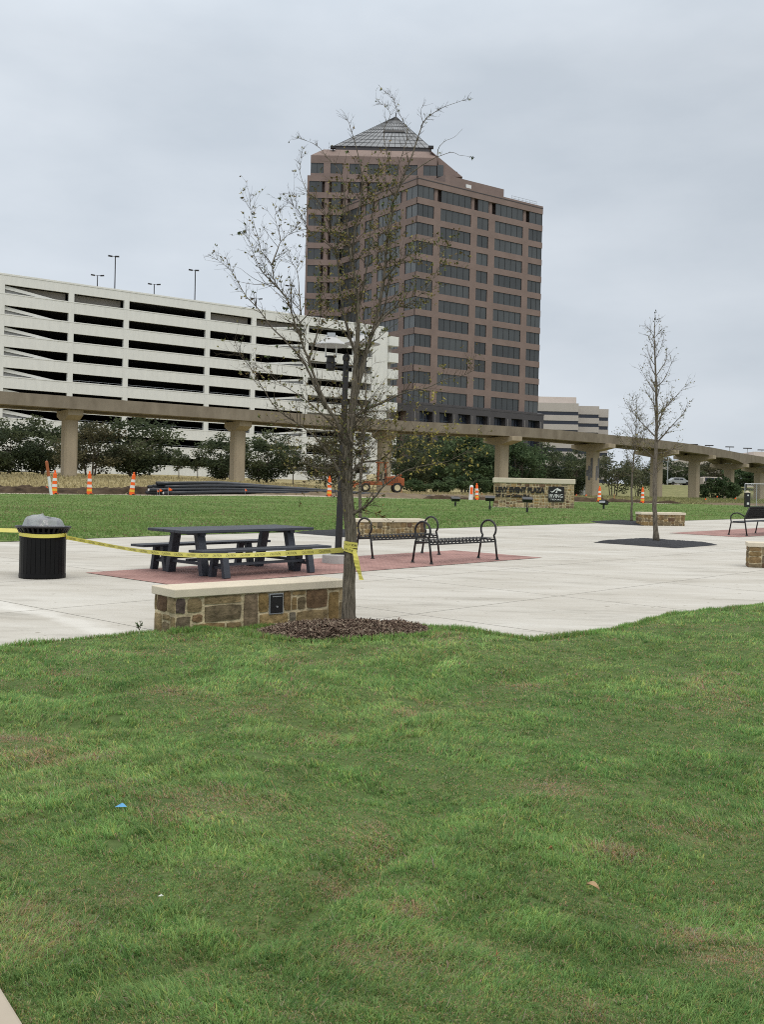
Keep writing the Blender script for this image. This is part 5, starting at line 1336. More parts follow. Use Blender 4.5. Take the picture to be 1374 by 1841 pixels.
for j in range(9):
    zt_ = 32.07 - 3.11 * j
    mb = MB(); mb.b2((gl, 0, zt_ - 1.82), (gr_, .35, zt_)); mb.b2((gl, -.05, zt_ - .16), (gr_, -.002, zt_ - .02)); mb.build('spandrel', M['garage'], ga)
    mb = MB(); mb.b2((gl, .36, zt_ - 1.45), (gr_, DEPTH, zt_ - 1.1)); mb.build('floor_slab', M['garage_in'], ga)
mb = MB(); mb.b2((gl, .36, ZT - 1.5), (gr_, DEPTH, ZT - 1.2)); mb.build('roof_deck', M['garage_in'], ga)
for p in posts:
    mb = MB(); mb.b2((p - .42, -.02, gz0 - .5), (p + .42, .5, ZT - 1.0)); mb.build('post', M['garage'], ga)
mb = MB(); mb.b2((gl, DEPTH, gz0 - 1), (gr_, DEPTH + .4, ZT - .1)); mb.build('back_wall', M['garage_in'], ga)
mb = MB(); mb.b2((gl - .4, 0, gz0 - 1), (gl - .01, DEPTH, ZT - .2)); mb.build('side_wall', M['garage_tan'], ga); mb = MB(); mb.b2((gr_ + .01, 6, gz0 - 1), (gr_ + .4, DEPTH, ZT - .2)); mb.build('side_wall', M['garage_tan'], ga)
P_ = sorted(posts)
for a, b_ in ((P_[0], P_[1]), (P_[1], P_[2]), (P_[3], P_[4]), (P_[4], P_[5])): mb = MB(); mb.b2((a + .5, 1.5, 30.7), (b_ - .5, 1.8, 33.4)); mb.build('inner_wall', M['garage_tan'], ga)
M['ramp'] = mat('ramp_panel', (.34, .34, .33), .9, 0, .08, .4)
def ramp(poly, d0, d1, m_): mb = MB(); mb.prism(poly, d0, d1, lambda u, v, d: (u, d, v)); mb.build('ramp', m_, ga)
for j in range(10):
    ztop = 33.36 - 3.11 * j; zbot = ztop - 1.29
    a, b_ = P_[0] + .42, P_[1] - .42
    ramp([(a, ztop - .62), (a, ztop - .08), (b_ - .2, zbot - .2), (b_ - 1.8, zbot - .3)], .40, .60, M['garage'])
    ramp([(a, zbot + .05), (a, ztop - .64), (b_ - 2.6, zbot - .15), (b_ - 3.5, zbot - .15)], .65, .80, M['ramp'])
    a, b_ = P_[4] + .42, P_[5] - .42
    ramp([(a + 1.2, zbot - .25), (a + 1.6, zbot - .05), (b_, ztop - .30), (b_, ztop - .72)], .40, .60, M['garage'])
    ramp([(a + 2.6, zbot - .2), (b_, ztop - .74), (b_, ztop - 1.15), (a + 4.5, zbot - .2)], .65, .80, M['ramp'])
    a2, b2_ = P_[5] + .52, P_[6] - .42
    ramp([(a2, ztop - .40), (a2, ztop + .1), (b2_, ztop + .1), (b2_, ztop - .02)], .65, .80, M['ramp'])
# stair tower at the right end
mb = MB(); t0 = gr_ + .01; mb.b2((t0 - 2.6, -.15, gz0 - .5), (t0 + .9, 3, ZT - .9)); mb.build('stair_wall', M['garage'], ga)
for j in range(10):
    z1_ = 33.3 - 3.11 * j
    mb = MB(); mb.b2((t0 + .91, -.6, z1_ - 1.75), (t0 + 3.1, 4.5, z1_)); mb.build('stair_balcony', M['garage'], ga)
mb = MB(); mb.b2((t0 + .92, .6, gz0 - .5), (t0 + 2.2, 4.4, 33.2)); mb.build('stair_core', M['garage_tan'], ga)
mb = MB(); q = posts[0]
for j in (4, 5, 6, 7):
    zt_ = 32.07 - 3.11 * j + .02
    for z in (.28,): mb.bar((P_[1], .5, zt_ + z), (gr_ - 3, .5, zt_ + z), .035, .035)
    t = P_[1]
    while t < gr_ - 3: mb.bar((t, .5, zt_ - .05), (t, .5, zt_ + .3), .03, .03); t += 1.6
mb.build('railing', M['metal'], ga)
# lamps on the garage roof: single-arm and double-arm heads
RG = 'lamp posts on the garage roof'
def roof_lamp(double, hgt, label):
    o = thing('roof_lamp', (0, 0, ZT - 1.2), label, 'street lamp', RG)
    mb = MB(); mb.tube([(0, 0, 0), (0, 0, hgt)], [.11, .08], 8); mb.build('pole', M['lampdark'], o)
    for s_ in ((-1, 1) if double else (-1, .35)):
        mb = MB(); mb.bar((0, 0, hgt - .02), (s_ * .55, 0, hgt), .07, .07); mb.boxM(Matrix.Translation((s_ * .85, 0, hgt)) @ Matrix.Rotation(-.12 * s_, 4, 'Y'), (.72, .42, .20)); mb.build('lamp_head', M['lampdark'], o)
    return o
for (px, py, dbl, lab) in [(207, 461, False, 'tallest single roof lamp on the garage, left one'), (351, 486, False, 'single roof lamp on the garage right of the others'), (175, 495, True, 'low double-headed roof lamp leftmost on the garage'), (277, 511, True, 'low double-headed roof lamp between two tall ones'), (461, 537, True, 'double-headed roof lamp behind the bare tree branches'), (524, 514, False, 'single roof lamp seen through the bare tree near the tower')]:
    Yd = 41.7 * F / (905 - 8.5 + (px - 687) * .0225 + 8.5 - py); p = at(px, py, Yd); o = roof_lamp(dbl, p.z - ZT + 1.2, lab); o.location = (p.x, Yd, ZT - 1.2); o.rotation_euler = (0, 0, .25)

# ================================================================ GRANITE OFFICE TOWER
TC = at(748, 500, 236); TC.z = 0
A35 = math.radians(35.4); tr = Vector((math.cos(A35), math.sin(A35), 0)); tlv = Vector((-tr.y, tr.x, 0))
tw_ = thing('office_tower', (TC.x, TC.y, 0), 'tall rose granite office tower with glass pyramid roof', 'building')
ZU = Vector((0, 0, 1))
def fmap(P, d, n): return lambda t, o, z: P + d * t + n * o + ZU * z
def fbox(mb, fm, t0, t1, o0, o1, z0, z1, m=0):
    V = [fm(t, o, z) for z in (z0, z1) for (t, o) in ((t0, o0), (t1, o0), (t1, o1), (t0, o1))]
    mb.add(V, [(3, 2, 1, 0), (4, 5, 6, 7), (0, 1, 5, 4), (1, 2, 6, 5), (2, 3, 7, 6), (3, 0, 4, 7)], m)
FR = fmap(TC, tr, Vector((tr.y, -tr.x, 0))); FL = fmap(TC, tlv, Vector((-tlv.y, tlv.x, 0)))
TLR = tline(977, 375, TC, tr); LLL = 34.0
PIT, WH, Z0 = 4.10, 2.72, 72.24
bx_ = [tline(x, 380, TC, tr) for x in (780.8, 792.8, 847.8, 859, 879.7, 891, 941.7, 952)]
BR_ = [(0, bx_[0]), (bx_[1], bx_[2]), (bx_[3], bx_[4]), (bx_[5], bx_[6]), (bx_[7], TLR)]
BL_ = [(0, 4.4), (6.3, 15.2), (17.1, 20.6), (22.5, LLL)]
wall = MB()
nwin = 0; rest = MB()
def pane(fm, t0, t1, z0, z1, m_, part=True, sub=None, o=-.22):
    global nwin
    mb = MB() if part else rest
    fbox(mb, fm, t0, t1, o - .1, o, z0, z1, 0)
    nm = max(1, round((t1 - t0) / 1.75))
    for k in range(0, nm + 1):
        t = t0 + (t1 - t0) * k / nm; t = min(max(t, t0 + .05), t1 - .05); fbox(mb, fm, t - .045, t + .045, o + .001, o + .06, z0, z1, 1)
    if part: mb.build('window', [m_, M['mullion']], tw_, world=True); nwin += 1
for fm, bays, Lf, gm in ((FR, BR_, TLR, M['glass']), (FL, BL_, LLL, M['glass_skylit'])):  # left face takes the paler glass with sky reflection in its colour
    for i in range(12):
        zt_ = Z0 - PIT * i
        z_hi = zt_ + (PIT - WH) if i else 74.15
        fbox(wall, fm, -.0 if fm is FR else .003, Lf, -.5, 0, zt_, z_hi)
        for (a, b_) in zip(bays[:-1], bays[1:]):
            if i == 0:
                c_ = (a[1] + b_[0]) / 2; wall.lathe([(.75, zt_ - WH), (.75, zt_ + .01)], fm(c_, -1.15, 0), 14)
            else: fbox(wall, fm, a[1], b_[0], -.5, -.004, zt_ - WH, zt_)
        for q, (a, b_) in enumerate(bays):
            if i == 0 and q > 0: a += .25
            part = fm is FR or (q < 2 and i < 9)
            pane(fm, a + (.0 if q else .23), b_, zt_ - WH, zt_, gm, part)
# corner posts of glass and cores
fbox(wall, FR, .4, TLR - .3, -27, -1.9, 5, 73.4)
fbox(wall, FR, TLR - .31, TLR, -29, -.51, 24.4, 74.1)
wall_o = wall.build('wall', M['granite'], tw_, world=True)
mb = MB(); fbox(mb, FR, -.02, TLR, .004, .07, 73.55, 73.72); fbox(mb, FL, -.02, LLL, .004, .07, 73.55, 73.72); mb.build('cornice_shadow', M['granite_d'], tw_, world=True)  # dark strip painted in for the shade of the gap under the parapet
mb = MB(); fbox(mb, FR, .3, TLR - .2, -28, -.6, 73.5, 73.9); mb.build('roof', M['granite_d'], tw_, world=True)
# penthouse on the front wing
mb = MB(); s0 = tline(801.5, 314, TC - Vector((tr.y, -tr.x, 0)) * 3, tr); s1 = tline(906.5, 341, TC - Vector((tr.y, -tr.x, 0)) * 3, tr)
pzt = at(801, 314, (FR(s0, -3, 0)).y).z; fbox(mb, FR, s0, s1, -15, -3, 73.9, pzt); mb.build('penthouse', M['granite'], tw_, world=True)
mb = MB(); ts = tline(842, 332, TC - Vector((tr.y, -tr.x, 0)) * 3, tr); fbox(mb, FR, ts - .75, ts + .75, -2.99, -2.7, pzt - 1.9, pzt - 1.1); mb.build('flood_light', M['white'], tw_, world=True)
mb = MB()
for z in (74.6, 75.1): mb.bar(FR(s1 + .3, -.6, z), FR(TLR - 1.5, -.6, z), .06, .06)
for k in range(8): t = s1 + .4 + (TLR - 2 - s1) * k / 7; mb.bar(FR(t, -.6, 74.1), FR(t, -.6, 75.1), .06, .06)
mb.build('railing', M['metal'], tw_, world=True)
# dark granite base storey
mb = MB()
fbox(mb, FR, -1.0, TLR + 1.0, -.9, 1.0, 23.75, 24.15); fbox(mb, FL, -.99, LLL, -.9, .99, 23.76, 24.14)
mb.add([FR(-1, 1, 24.15), FR(TLR + 1, 1, 24.15), FR(TLR + .2, -.2, 24.45), FR(-.2, -.2, 24.45)], [(0, 1, 2, 3)]); mb.add([FL(-1, 1, 24.15), FL(LLL, 1, 24.15), FL(LLL, -.2, 24.45), FL(-.2, -.2, 24.45)], [(3, 2, 1, 0)])
ops = [tline(x, 745, TC, tr) for x in (750, 774, 785.6, 809, 819, 841.5, 851.5, 873, 884, 905, 915.5, 935.5, 945.6, 966)]
fbox(mb, FR, -.95, TLR + .95, -.9, .95, 22.4, 23.75)
ed = [-.95] + ops + [TLR + .95]
for a, b_ in zip(ed[0::2], ed[1::2]): fbox(mb, FR, a, b_, -.9, .946, 5.5, 22.4)
fbox(mb, FL, -.94, LLL, -.9, .94, 22.4, 23.75)
t = -.94
for a, b_ in ((-.94, 1.2), (5.2, 7.4), (11.4, 13.6), (17.6, 19.8), (23.8, LLL)): fbox(mb, FL, a, b_, -.9, .936, 5.5, 22.4)
mb.build('base_storey', M['granite_d'], tw_, world=True)
for gk in ('glass', 'glass_skylit'):
    _t = M[gk].node_tree; _b = _t.nodes['Principled BSDF']; oi = _t.nodes.new('ShaderNodeObjectInfo'); mrr = _t.nodes.new('ShaderNodeMapRange')
    mrr.inputs['To Min'].default_value = .72; mrr.inputs['To Max'].default_value = 1.25; _t.links.new(oi.outputs['Random'], mrr.inputs['Value'])
    vs = _t.nodes.new('ShaderNodeVectorMath'); vs.operation = 'SCALE'; _t.links.new(_b.inputs['Base Color'].links[0].from_socket, vs.inputs[0]); _t.links.new(mrr.outputs[0], vs.inputs['Scale']); _t.links.new(vs.outputs[0], _b.inputs['Base Color'])
M['lobby'] = mat('lobby_glass', (.018, .022, .034), .18, 0, .3, .2, spec=.5); M['lobby_mull'] = mat('lobby_mullion', (.07, .09, .13), .5, 0, .1, 1); M['pilaster'] = mat('pale_strip', (.20, .19, .19), .7, 0, .1, 1)
for a, b_ in zip(ops[0::2], ops[1::2]):
    mb = MB(); fbox(mb, FR, a, b_, -.75, -.6, 5.5, 22.39, 0)
    for k in (.22, .5, .78): t = a + (b_ - a) * k; fbox(mb, FR, t - .06, t + .06, -.599, -.5, 5.5, 22.3, 1)
    for z in (20.6, 18.4): fbox(mb, FR, a + .05, b_ - .05, -.598, -.52, z - .06, z + .06, 1)
    mb.build('window', [M['lobby'], M['lobby_mull']], tw_, world=True); nwin += 1
mb = MB(); fbox(mb, FL, 0, LLL, -.75, -.6, 5.5, 22.39); mb.build('window', [M['lobby']], tw_, world=True); nwin += 1
mb = MB()
for a, b_ in zip(ed[0::2], ed[1::2]): t = (a + b_) / 2 - .3; fbox(mb, FR, t - .09, t + .09, .95, 1.02, 17.5, 22.2)
mb.build('wall_strip', M['pilaster'], tw_, world=True)
# rear wing, face square to the plaza
AY = 260.6; AX0 = at(552, 350, AY).x; AX1 = 16.5
FA = fmap(Vector((AX0, AY, 0)), Vector((1, 0, 0)), Vector((0, -1, 0))); LA = AX1 - AX0
mb = MB(); fbox(mb, FA, 0, LA, -.5, 0, 79.85, 81.2)
for i in range(14):
    zt_ = 79.85 - 4.09 * i
    if i: fbox(mb, FA, 0, LA, -.5, 0, zt_, zt_ + 1.39)
    c_ = 4.78
    while c_ < LA: mb.lathe([(.66, zt_ - 2.7), (.66, zt_)], FA(c_, -.75, 0), 12); c_ += 4.62
fbox(mb, FA, 0, LA, -30, -2.2, 5, 81.0); fbox(mb, FA, -.02, .45, -30, -.01, 5, 81.18)
mb.build('wall', M['granite'], tw_, world=True)
for i in range(14):
    zt_ = 79.85 - 4.09 * i; c_ = 4.78; a = .45
    while a < LA:
        b_ = min(c_ - 1.15, LA); pane(FA, a, b_, zt_ - 2.7, zt_, M['glass'], False); a = c_ + 1.15; c_ += 4.62
# top tier, hipped granite skirt, glass pyramid
TX0 = at(558.5, 300, 261.5).x; TX1 = at(786, 300, 261.5).x; FT = fmap(Vector((TX0, 261.5, 0)), Vector((1, 0, 0)), Vector((0, -1, 0))); LT = TX1 - TX0
wz0 = at(670, 313.5, 261.5).z; wz1 = at(670, 295, 261.5).z; sz = at(670, 281.5, 261.5).z
mb = MB(); fbox(mb, FT, 0, LT, -28, -.6, 81.0, sz); fbox(mb, FT, 0, LT, -.59, 0, wz1, sz + .02); fbox(mb, FT, 0, LT, -.59, 0, 80.9, wz0)
wx = [(tline(a, 303, Vector((TX0, 261.5, 0)), Vector((1, 0, 0))), tline(b_, 303, Vector((TX0, 261.5, 0)), Vector((1, 0, 0)))) for a, b_ in ((558.6, 582), (594, 616.5), (628.5, 649), (661, 683), (694, 717), (728, 751), (761.5, 785.8))]
for (a, b_), (c2, d2) in zip(wx[:-1], wx[1:]): fbox(mb, FT, b_, c2, -.59, -.004, wz0, wz1)
mb.build('top_storey', M['granite'], tw_, world=True)
for a, b_ in wx: pane(FT, max(a, .02), min(b_, LT - .02), wz0, wz1, M['glass'], True)
st_z = at(670, 270.5, 265).z
lo = [(TX0, 261.5), (TX1, 261.5), (TX1, 289), (TX0, 289)]; hi = [(TX0 + 2.9, 265), (TX1 - 1.9, 265), (TX1 - 1.9, 286), (TX0 + 2.9, 286)]
mb = MB(); mb.add([(x, y, sz + .02) for x, y in lo] + [(x, y, st_z) for x, y in hi], [(3, 2, 1, 0), (4, 5, 6, 7), (0, 1, 5, 4), (1, 2, 6, 5), (2, 3, 7, 6), (3, 0, 4, 7)]); M['granite_l'] = M['granite']
mb.build('skirt_roof', M['granite'], tw_, world=True)
# sloping gable on the right flank
q = [at(787, 284, 262.6), at(775, 271, 262.6), at(832, 318, 262.6), at(790, 318, 262.6)]
mb = MB(); mb.prism([(p.x, p.z) for p in q], 262.6, 284, lambda u, v, d: (u, d, v)); mb.build('gable', M['granite'], tw_, world=True)
g0 = at(787, 297, 262.5); g1 = at(797, 318, 262.5); mb = MB(); mb.b2((g0.x, 262.3, g1.z), (g1.x, 262.59, g0.z)); mb.bar(((g0.x + g1.x) / 2, 262.29, g1.z), ((g0.x + g1.x) / 2, 262.29, g0.z), .15, .05); mb.build('window', M['glass_skylit'], tw_, world=True)
pb0 = at(604, 268, 267).x; pb1 = at(773, 268, 267).x
mb = MB(); pz0 = st_z; pz1 = at(690, 265, 267).z + .1; mb.b2((pb0, 267, pz0 - .2), (pb1, 284.5, pz1)); mb.build('roof_band', M['granite_d'], tw_, world=True)
ap = at(712, 209.5, 276); base = [Vector((pb0 - .3, 266.7, pz1)), Vector((pb1 + .3, 266.7, pz1)), Vector((pb1 + .3, 285, pz1)), Vector((pb0 - .3, 285, pz1))]
mb = MB(); mb.add(base + [ap], [(3, 2, 1, 0), (0, 1, 4), (1, 2, 4), (2, 3, 4), (3, 0, 4)]); py = mb.build('glass_pyramid', M['pyr'], tw_, world=True)
mb = MB()
for (a, b_) in ((0, 1), (1, 2), (3, 0)):
    A_, B_ = base[a], base[b_]
    for k in range(1, 9): t = k / 9; mb.bar(A_.lerp(ap, t), B_.lerp(ap, t), .13, .10)
    for k in range(0, 17):
        t = k / 16; s_ = A_.lerp(B_, t); e_ = ap; mb.bar(s_, s_.lerp(ap, .985), .10, .09)
mb.tube([ap - ZU * .3, ap + ZU * 1.0], .12, 6); mb.build('mullion', M['mullion'], tw_, world=True)
nv = (base[1] - base[0]).cross(ap - base[0]).normalized(); nv = nv if nv.y < 0 else -nv
v0, v1 = base[0].lerp(ap, .52), base[1].lerp(ap, .52); v2, v3 = base[0].lerp(ap, .46), base[1].lerp(ap, .46)
mb = MB(); c4 = [v2.lerp(v3, .38), v2.lerp(v3, .82), v0.lerp(v1, .82), v0.lerp(v1, .38)]; mb.add([p + nv * .16 for p in c4] + [p - nv * .05 for p in c4], [(0, 1, 2, 3), (0, 4, 5, 1), (1, 5, 6, 2), (2, 6, 7, 3), (3, 7, 4, 0)]); mb.build('vent', M['lampdark'], tw_, world=True)
for (px, py_) in ((599, 265), (775, 265), (818, 312)):
    p = at(px, py_, 264); mb = MB(); mb.box((p.x, p.y, p.z), (1.3, 1, .6)); mb.tube([(p.x, p.y, p.z - 1.2), (p.x, p.y, p.z)], .15, 6); mb.build('roof_unit', M['lampdark'], tw_, world=True)
ro = rest.build('window', [M['glass'], M['mullion']], tw_, world=True); ro['kind'] = 'stuff'

# ================================================================ BUILDINGS FAR BEHIND
fb = thing('far_office_building', (80, 456, 5), 'low tan office block with dark ribbon windows beyond the tower', 'building')
xa, xb, xc = at(1041, 740, 452).x, at(1078, 740, 458).x, at(1095, 745, 464).x; x0 = at(955, 740, 452).x
def zz(py, px=1000, Y=456): return at(px, py, Y).z
for (xl, xr, Yf, ztop) in ((x0, xa, 452, zz(726)), (xa + .02, xb, 458, zz(730, 1060, 458)), (xb + .02, xc, 464, zz(735.5, 1088, 464))):
    mb = MB(); z = ztop; first = True
    wins = []
    while z > 9:
        hh = 3.6 if first else 2.35; mb.b2((xl, Yf, z - hh), (xr, Yf + 40, z)); z -= hh; wins.append((z - 1.5, z)); z -= 1.5; first = False
    mb.build('wall', M['far_wall'], fb, world=True)
    mb = MB()
    for a, b_ in wins: mb.b2((xl + .1, Yf + .3, a), (xr - .1, Yf + 39.7, b_))
    mb.build('window', M['far_glass'], fb, world=True)
mb = MB(); mb.b2((x0, 460, zz(726)), (at(1037, 716, 460).x, 485, zz(713.5, 1000, 460))); mb.build('roof_house', M['far_wall2'], fb, world=True)
pk = thing('far_parking_deck', (170, 400, 5), 'pale distant parking deck behind the far end of the guideway', 'building')
mb = MB(); mb.b2((at(1238, 830, 400).x, 400, 4), (at(1470, 830, 400).x, 450, at(1300, 826, 400).z)); mb.b2((at(1356, 815, 404).x, 404, at(1300, 826, 400).z - .1), (at(1470, 815, 404).x, 440, at(1360, 812, 404).z)); mb.build('wall', M['far_wall2'], pk, world=True)
mb = MB(); mb.b2((at(1238, 830, 400).x + 1, 399.8, at(1300, 836, 400).z - 1.5), (at(1470, 830, 400).x - 1, 399.99, at(1300, 836, 400).z)); mb.build('window', M['far_glass'], pk, world=True)
for i, (px, py) in enumerate([(1248, 799), (1276, 801), (1313, 803.5), (1345, 806), (1371, 809)]):
    p = at(px, py, 410); z0 = at(1300, 826, 400).z
    o = thing('deck_lamp', (p.x, 410, z0 - 1), ['distant T-shaped lamp nearest the slim tree', 'distant T-shaped lamp second from the slim tree', 'distant T-shaped lamp in the middle of the five', 'distant T-shaped lamp second from the right edge', 'distant T-shaped lamp at the right edge'][i], 'street lamp', 'distant lamps above the guideway')
    mb = MB(); mb.tube([(0, 0, 0), (0, 0, p.z - z0 + 1)], .13, 6); mb.build('pole', M['metal'], o)
    mb = MB(); mb.box((0, 0, p.z - z0 + 1), (3.2, .7, .35)); mb.build('lamp_head', M['lampdark'], o)
bk = thing('brick_shed', (at(1020, 880, 172).x, 172, 0), 'low red brick building between trees right of the sign', 'building')
z0 = G(30, 172) - 1; mb = MB(); mb.b2((at(948, 850, 172).x, 172, z0), (at(1044, 850, 172).x, 184, at(1020, 845, 172).z)); mb.build('wall', M['brick'], bk, world=True)
mb = MB(); mb.b2((at(948, 850, 172).x - .3, 171.6, at(1020, 845, 172).z), (at(1044, 850, 172).x + .3, 184.4, at(1020, 843, 172).z)); mb.build('roof', M['far_wall'], bk, world=True)
mb = MB(); xq0, xq1 = at(1047, 870, 170).x, at(1059, 870, 170).x; mb.b2((xq0, 170, z0), (xq1, 176, at(1050, 853, 170).z)); mb.b2((xq0 + .2, 169.9, z0), (xq0 + .28, 169.99, at(1050, 854, 170).z)); o = mb.build('white_container', M['white'], None); tag(o, 'white container standing beside the red brick building', 'container')

# vehicles on the far rise at the right
def car(label, body_m, L=4.6, van=False):
    o = thing('parked_car', (0, 0, 0), label, 'car', 'vehicles parked on the far rise'); Hh = 1.95 if van else 1.45; k = .95
    prof = ([(-L / 2, .35), (L / 2, .35), (L / 2, 1.0), (L / 2 - .5, 1.1), (L / 2 - 1.1, Hh - .08), (L / 2 - 1.4, Hh), (-L / 2 + .15, Hh), (-L / 2, Hh - .2)] if van else
            [(-L / 2, .35), (L / 2, .35), (L / 2, .8), (L / 2 - .9, .95), (L / 2 - 1.6, Hh), (-L / 2 + 1.0, Hh), (-L / 2 + .35, .98), (-L / 2, .9)])
    mb = MB(); mb.prism(prof, -.88, .88, lambda u, v, d: (u, d, v)); mb.build('body', M[body_m], o, bevel=.05)
    wz = (1.05, Hh - .16); mb = MB()
    ws = [(-L / 2 + .4, -L / 2 + 1.5), (-L / 2 + 1.65, -.1), (.05, L / 2 - 1.35)] if van else [(-L / 2 + 1.0, -.2), (-.1, L / 2 - 1.65)]
    for a, b_ in ws:
        for sd in (-1, 1): mb.b2((a, sd * .885 - .01, wz[0]), (b_, sd * .885 + .01, wz[1]))
    mb.build('window', M['far_glass'], o)
    for wx_ in (-L / 2 + .8, L / 2 - .85):
        for sd in (-1, 1):
            mb = MB(); mb.lathe([(.2, -.1), (.33, -.11), (.34, .11), (.2, .1)], n=16, closed=True); mb.lathe([(.01, -.08), (.2, -.09), (.2, .09), (.01, .08)], n=12); w_ = mb.build('wheel', M['rubber'], o); w_.rotation_euler = (PI / 2, 0, 0); w_.location = (wx_, sd * .8, .34)
    return o
for (px, Y, lab, van, bm) in [(1221, 212, 'pale grey car on the far rise left of a guideway pier', False, 'metal'), (1157, 214, 'grey car on the far rise behind the slim tree', False, 'metal'), (1283, 222, 'pale van between trees above the dark shrub', True, 'far_wall2'), (1352, 220, 'grey van behind the wire panel at right edge', True, 'metal')]:
    x = at(px, 870, Y).x; o = car(lab, bm, 5.0 if van else 4.5, van); o.location = (x, Y, G(x, Y)); o.rotation_euler = (0, 0, .1)
x = at(1201, 860, 205).x; o = thing('light_pole', (x, 205, G(x, 205)), 'thin grey pole left of the pale grey car', 'pole'); mb = MB(); mb.tube([(0, 0, 0), (0, 0, at(1201, 828, 205).z - G(x, 205))], [.12, .08], 8); mb.build('pole', M['metal'], o)

# ================================================================ BACKGROUND TREES
def crown_mesh(name, seed, h, w, cb, nl, n, ls, cols, m_, flat=.75, taper=.0):
    """leaf clumps through the crown's volume; h total height, w spread, cb height where the crown starts"""
    r = np.random.default_rng(seed); ch = h - cb; L = []
    while len(L) < nl:
        p = r.uniform(-1, 1, 3); d = np.linalg.norm(p)
        if d > 1 or d < .25: continue
        k = 1 - taper * (p[2] * .5 + .5)
        L.append((p[0] * w * .43 * k, p[1] * w * .43 * k, cb + ch * (.5 + .43 * p[2]), r.uniform(.07, .19) * w))
    L = np.array(L); wts = L[:, 3] ** 2; idx = r.choice(nl, n, p=wts / wts.sum())
    q = r.normal(0, 1, (n, 3)); q /= np.linalg.norm(q, axis=1)[:, None]; rad = r.random(n) ** .45 * r.uniform(.75, 1.18, n)
    P = L[idx, :3] + q * (rad * L[idx, 3])[:, None] * np.array([1, 1, flat])
    a = r.normal(0, 1, (n, 3)); a /= np.linalg.norm(a, axis=1)[:, None]; b_ = np.cross(a, r.normal(0, 1, (n, 3))); b_ /= np.linalg.norm(b_, axis=1)[:, None]
    s_ = r.uniform(.6, 1.3, n)[:, None] * ls; A = a * s_; B = b_ * s_ * .6
    V = np.stack([P - A, P + B, P + A, P - B], 1).reshape(-1, 3); Q = np.arange(n * 4).reshape(-1, 4)
    C = np.array(cols); cl = C[r.integers(0, len(C), nl)][idx] * r.uniform(.7, 1.3, (n, 1))
    return raw_mesh(name, V, Q, m_, np.repeat(cl, 4, 0)), L
M['bgleaf'] = mat('dense_foliage', (.05, .07, .03), .7, 0, .15, .6, attr=True, spec=.15)
_t = M['bgleaf'].node_tree; _b = _t.nodes['Principled BSDF']; _tr = _t.nodes.new('ShaderNodeBsdfTranslucent'); _ms = _t.nodes.new('ShaderNodeMixShader'); _ms.inputs[0].default_value = .4
_t.links.new(_b.inputs['Base Color'].links[0].from_socket, _tr.inputs['Color']); _t.links.new(_b.outputs[0], _ms.inputs[1]); _t.links.new(_tr.outputs[0], _ms.inputs[2]); _t.links.new(_ms.outputs[0], _t.nodes['Material Output'].inputs['Surface'])
def bg_tree(seed, h, w, cb, nl, n, ls, cols, stems=1, tr=.16, taper=0., name='broadleaf_tree', flat=.75):
    o = thing(name, (0, 0, 0), '', 'tree'); rng = random.Random(seed)
    me, L = crown_mesh('crown', seed, h, w, cb, nl, n, ls, cols, M['bgleaf'], flat, taper); link('crown', me, o)
    mb = MB()
    for s_ in range(stems):
        a = 2 * PI * s_ / stems + .4; bx0 = .25 * (stems > 1) * math.cos(a); by0 = .25 * (stems > 1) * math.sin(a); top = cb + (h - cb) * .55
        P = [(bx0, by0, -.4), (bx0 * 1.1, by0 * 1.1, .0), (bx0 * 2, by0 * 2, cb * .9), (bx0 * 3.2 + rng.uniform(-.2, .2), by0 * 3.2, top)]
        mb.tube(P, [tr * 1.3, tr, tr * .75, tr * .25], 7)
        for k in range(7):
            l = L[rng.randrange(len(L))]; t = rng.uniform(.35, .9); q = Vector(P[2]).lerp(Vector(P[3]), t); e = Vector(l[:3]); mb.tube([q, q.lerp(e, .5) + Vector((0, 0, .15 * w * .3)), e], [tr * .4, tr * .25, tr * .1], 5, caps=False)
    mb.build('trunk', M['bark'], o, recalc=False); o['dim'] = (w, h); return o
G_D = [(.068, .090, .048), (.090, .112, .058), (.056, .076, .044), (.102, .120, .062)]
G_B = [(.105, .100, .056), (.085, .088, .052), (.12, .11, .060), (.070, .078, .046)]
G_L = [(.080, .122, .056), (.064, .102, .048), (.095, .138, .066), (.056, .086, .044)]
G_W = [(.115, .128, .074), (.092, .108, .062), (.13, .138, .080), (.078, .092, .054)]
protos = {'oak': bg_tree(1, 8, 8, .45, 60, 6400, .16, G_D, 2), 'wide': bg_tree(2, 7.5, 8.5, .3, 64, 5600, .16, G_B, 3, .14), 'young': bg_tree(3, 4.2, 3.2, .9, 20, 1500, .11, G_D, 1, .07, .4, 'young_tree', 1.), 'dense': bg_tree(4, 8, 8, .3, 52, 7600, .19, G_L, 2), 'willow': bg_tree(5, 7, 8, .6, 40, 4200, .15, G_W, 4, .10), 'shrub': bg_tree(6, 2.5, 4, .0, 26, 3000, .13, G_L, 3, .04, 0, 'shrub')}
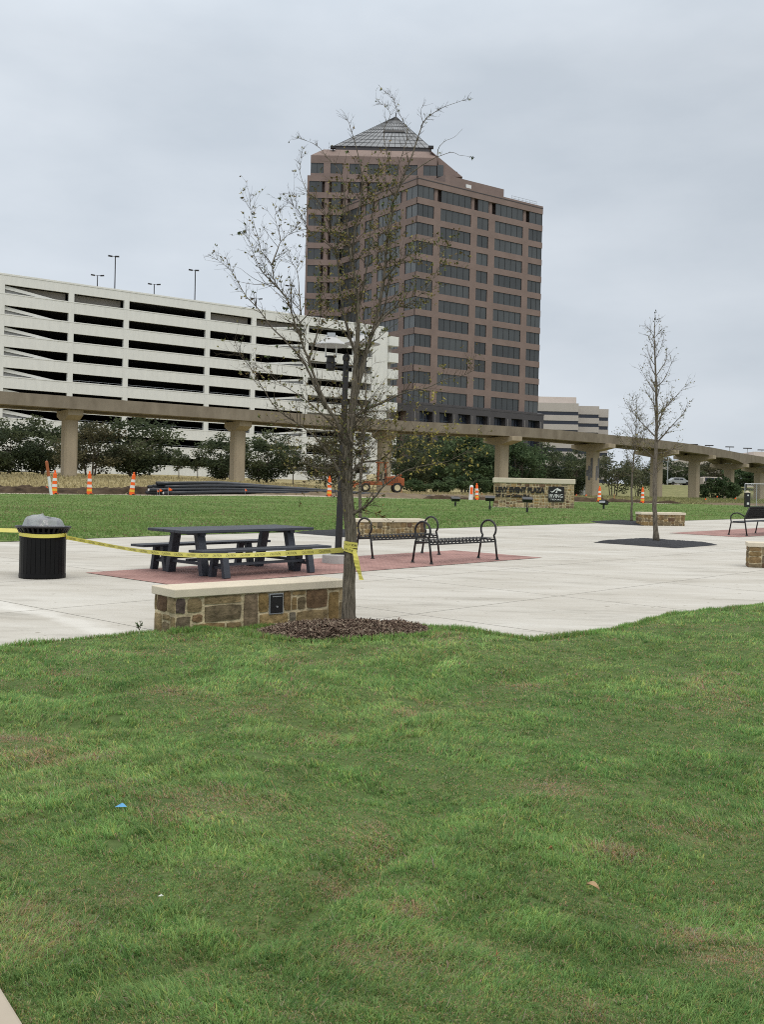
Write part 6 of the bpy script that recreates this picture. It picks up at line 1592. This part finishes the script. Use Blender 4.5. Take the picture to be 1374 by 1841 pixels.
BG = [('oak', 8, 752, 95, 133, 'dark round tree at the far left edge under the guideway'), ('oak', 78, 750, 105, 136, 'dark tree left of the widest guideway pier'), ('wide', 165, 762, 105, 128, 'brownish spreading tree just right of the widest pier'),
      ('oak', 240, 744, 125, 133, 'large dark tree in front of the garage between two piers'), ('young', 322, 807, 46, 126, 'small young tree, left one of the pair before the garage'), ('young', 356, 808, 44, 126.5, 'small young tree, right one of the pair before the garage'),
      ('oak', 402, 780, 78, 127, 'dark tree partly behind the pier left of the bare tree'), ('oak', 474, 774, 86, 128, 'rounded dark tree with two stems right of a pier'), ('young', 528, 800, 52, 126, 'thin young tree with gaps before the garage ramps'), ('wide', 590, 788, 70, 126, 'brownish tree behind the crown of the taped tree'),
      ('oak', 742, 778, 75, 142, 'dark tree right of the pier behind the tractor'), ('oak', 788, 772, 90, 150, 'dark dense tree under the guideway in the middle'), ('dense', 836, 780, 104, 139, 'bright green bushy tree left of the sign wall'), ('oak', 880, 800, 70, 160, 'dark tree behind the pier at the sign wall'),
      ('dense', 935, 792, 92, 150, 'green tree directly behind the sign wall'), ('oak', 985, 795, 88, 160, 'dark tree above the right part of the sign wall'), ('oak', 1032, 803, 66, 168, 'dark tree above the red brick building'), ('willow', 1105, 812, 96, 150, 'pale loose many-stemmed tree right of the graffiti pier'),
      ('willow', 1150, 820, 70, 158, 'pale loose tree behind the slender bare tree'), ('oak', 1205, 822, 66, 226, 'dark far tree left of the pale grey car'), ('oak', 1238, 832, 50, 228, 'dark far tree above the pale grey car'), ('wide', 1292, 830, 80, 234, 'olive far tree between the two right piers'), ('dense', 1338, 838, 70, 195, 'green tree above the wire panel'), ('oak', 1372, 838, 60, 230, 'dark tree at the right picture edge'),
      ('oak', 1178, 838, 56, 236, 'dark far tree hidden behind the slim tree trunk'), ('wide', 1265, 836, 60, 240, 'olive far tree behind a guideway pier'), ('oak', 1318, 842, 54, 242, 'dark far tree right of the olive tree'),
      ('shrub', 1290, 858, 66, 149, 'dark round shrub between two right guideway piers'), ('shrub', 800, 858, 62, 128, 'shrub at the foot of the dark trees left of the cone'), ('shrub', 850, 850, 60, 129, 'tall shrub behind the barricade post'), ('shrub', 752, 862, 54, 127, 'low shrub right of the orange tractor'), ('shrub', 905, 858, 50, 140, 'shrub behind the left end of the sign wall'), ('shrub', 1318, 872, 34, 152, 'small olive shrub beside the guideway pier')]
seen = {}
for i, (k, px, top, wpx, Y, lab) in enumerate(BG):
    src = protos[k]; w0, h0 = src['dim']; o = src if k not in seen else copy_thing(src, (0, 0, 0), 0)
    seen[k] = 1; x = at(px, top, Y).x; z0 = G(x, Y) - .05; hz = at(px, top, Y).z - z0; w = wpx * Y / F
    o.location = (x, Y, z0); o.rotation_euler = (0, 0, i * 1.37); f_ = (1.48 if i < 10 else 1.3) if k in ('oak', 'wide', 'dense') else 1.12
    o.scale = (w / w0 * f_, w / w0 * f_, hz / h0 * 1.04)
    o['label'] = lab; o['group'] = 'trees beyond the plaza' if k not in ('shrub',) else 'shrubs under the guideway'
    o['category'] = 'shrub' if k == 'shrub' else 'tree'
for o in list(bpy.data.objects):
    if 'dim' in o.keys(): del o['dim']
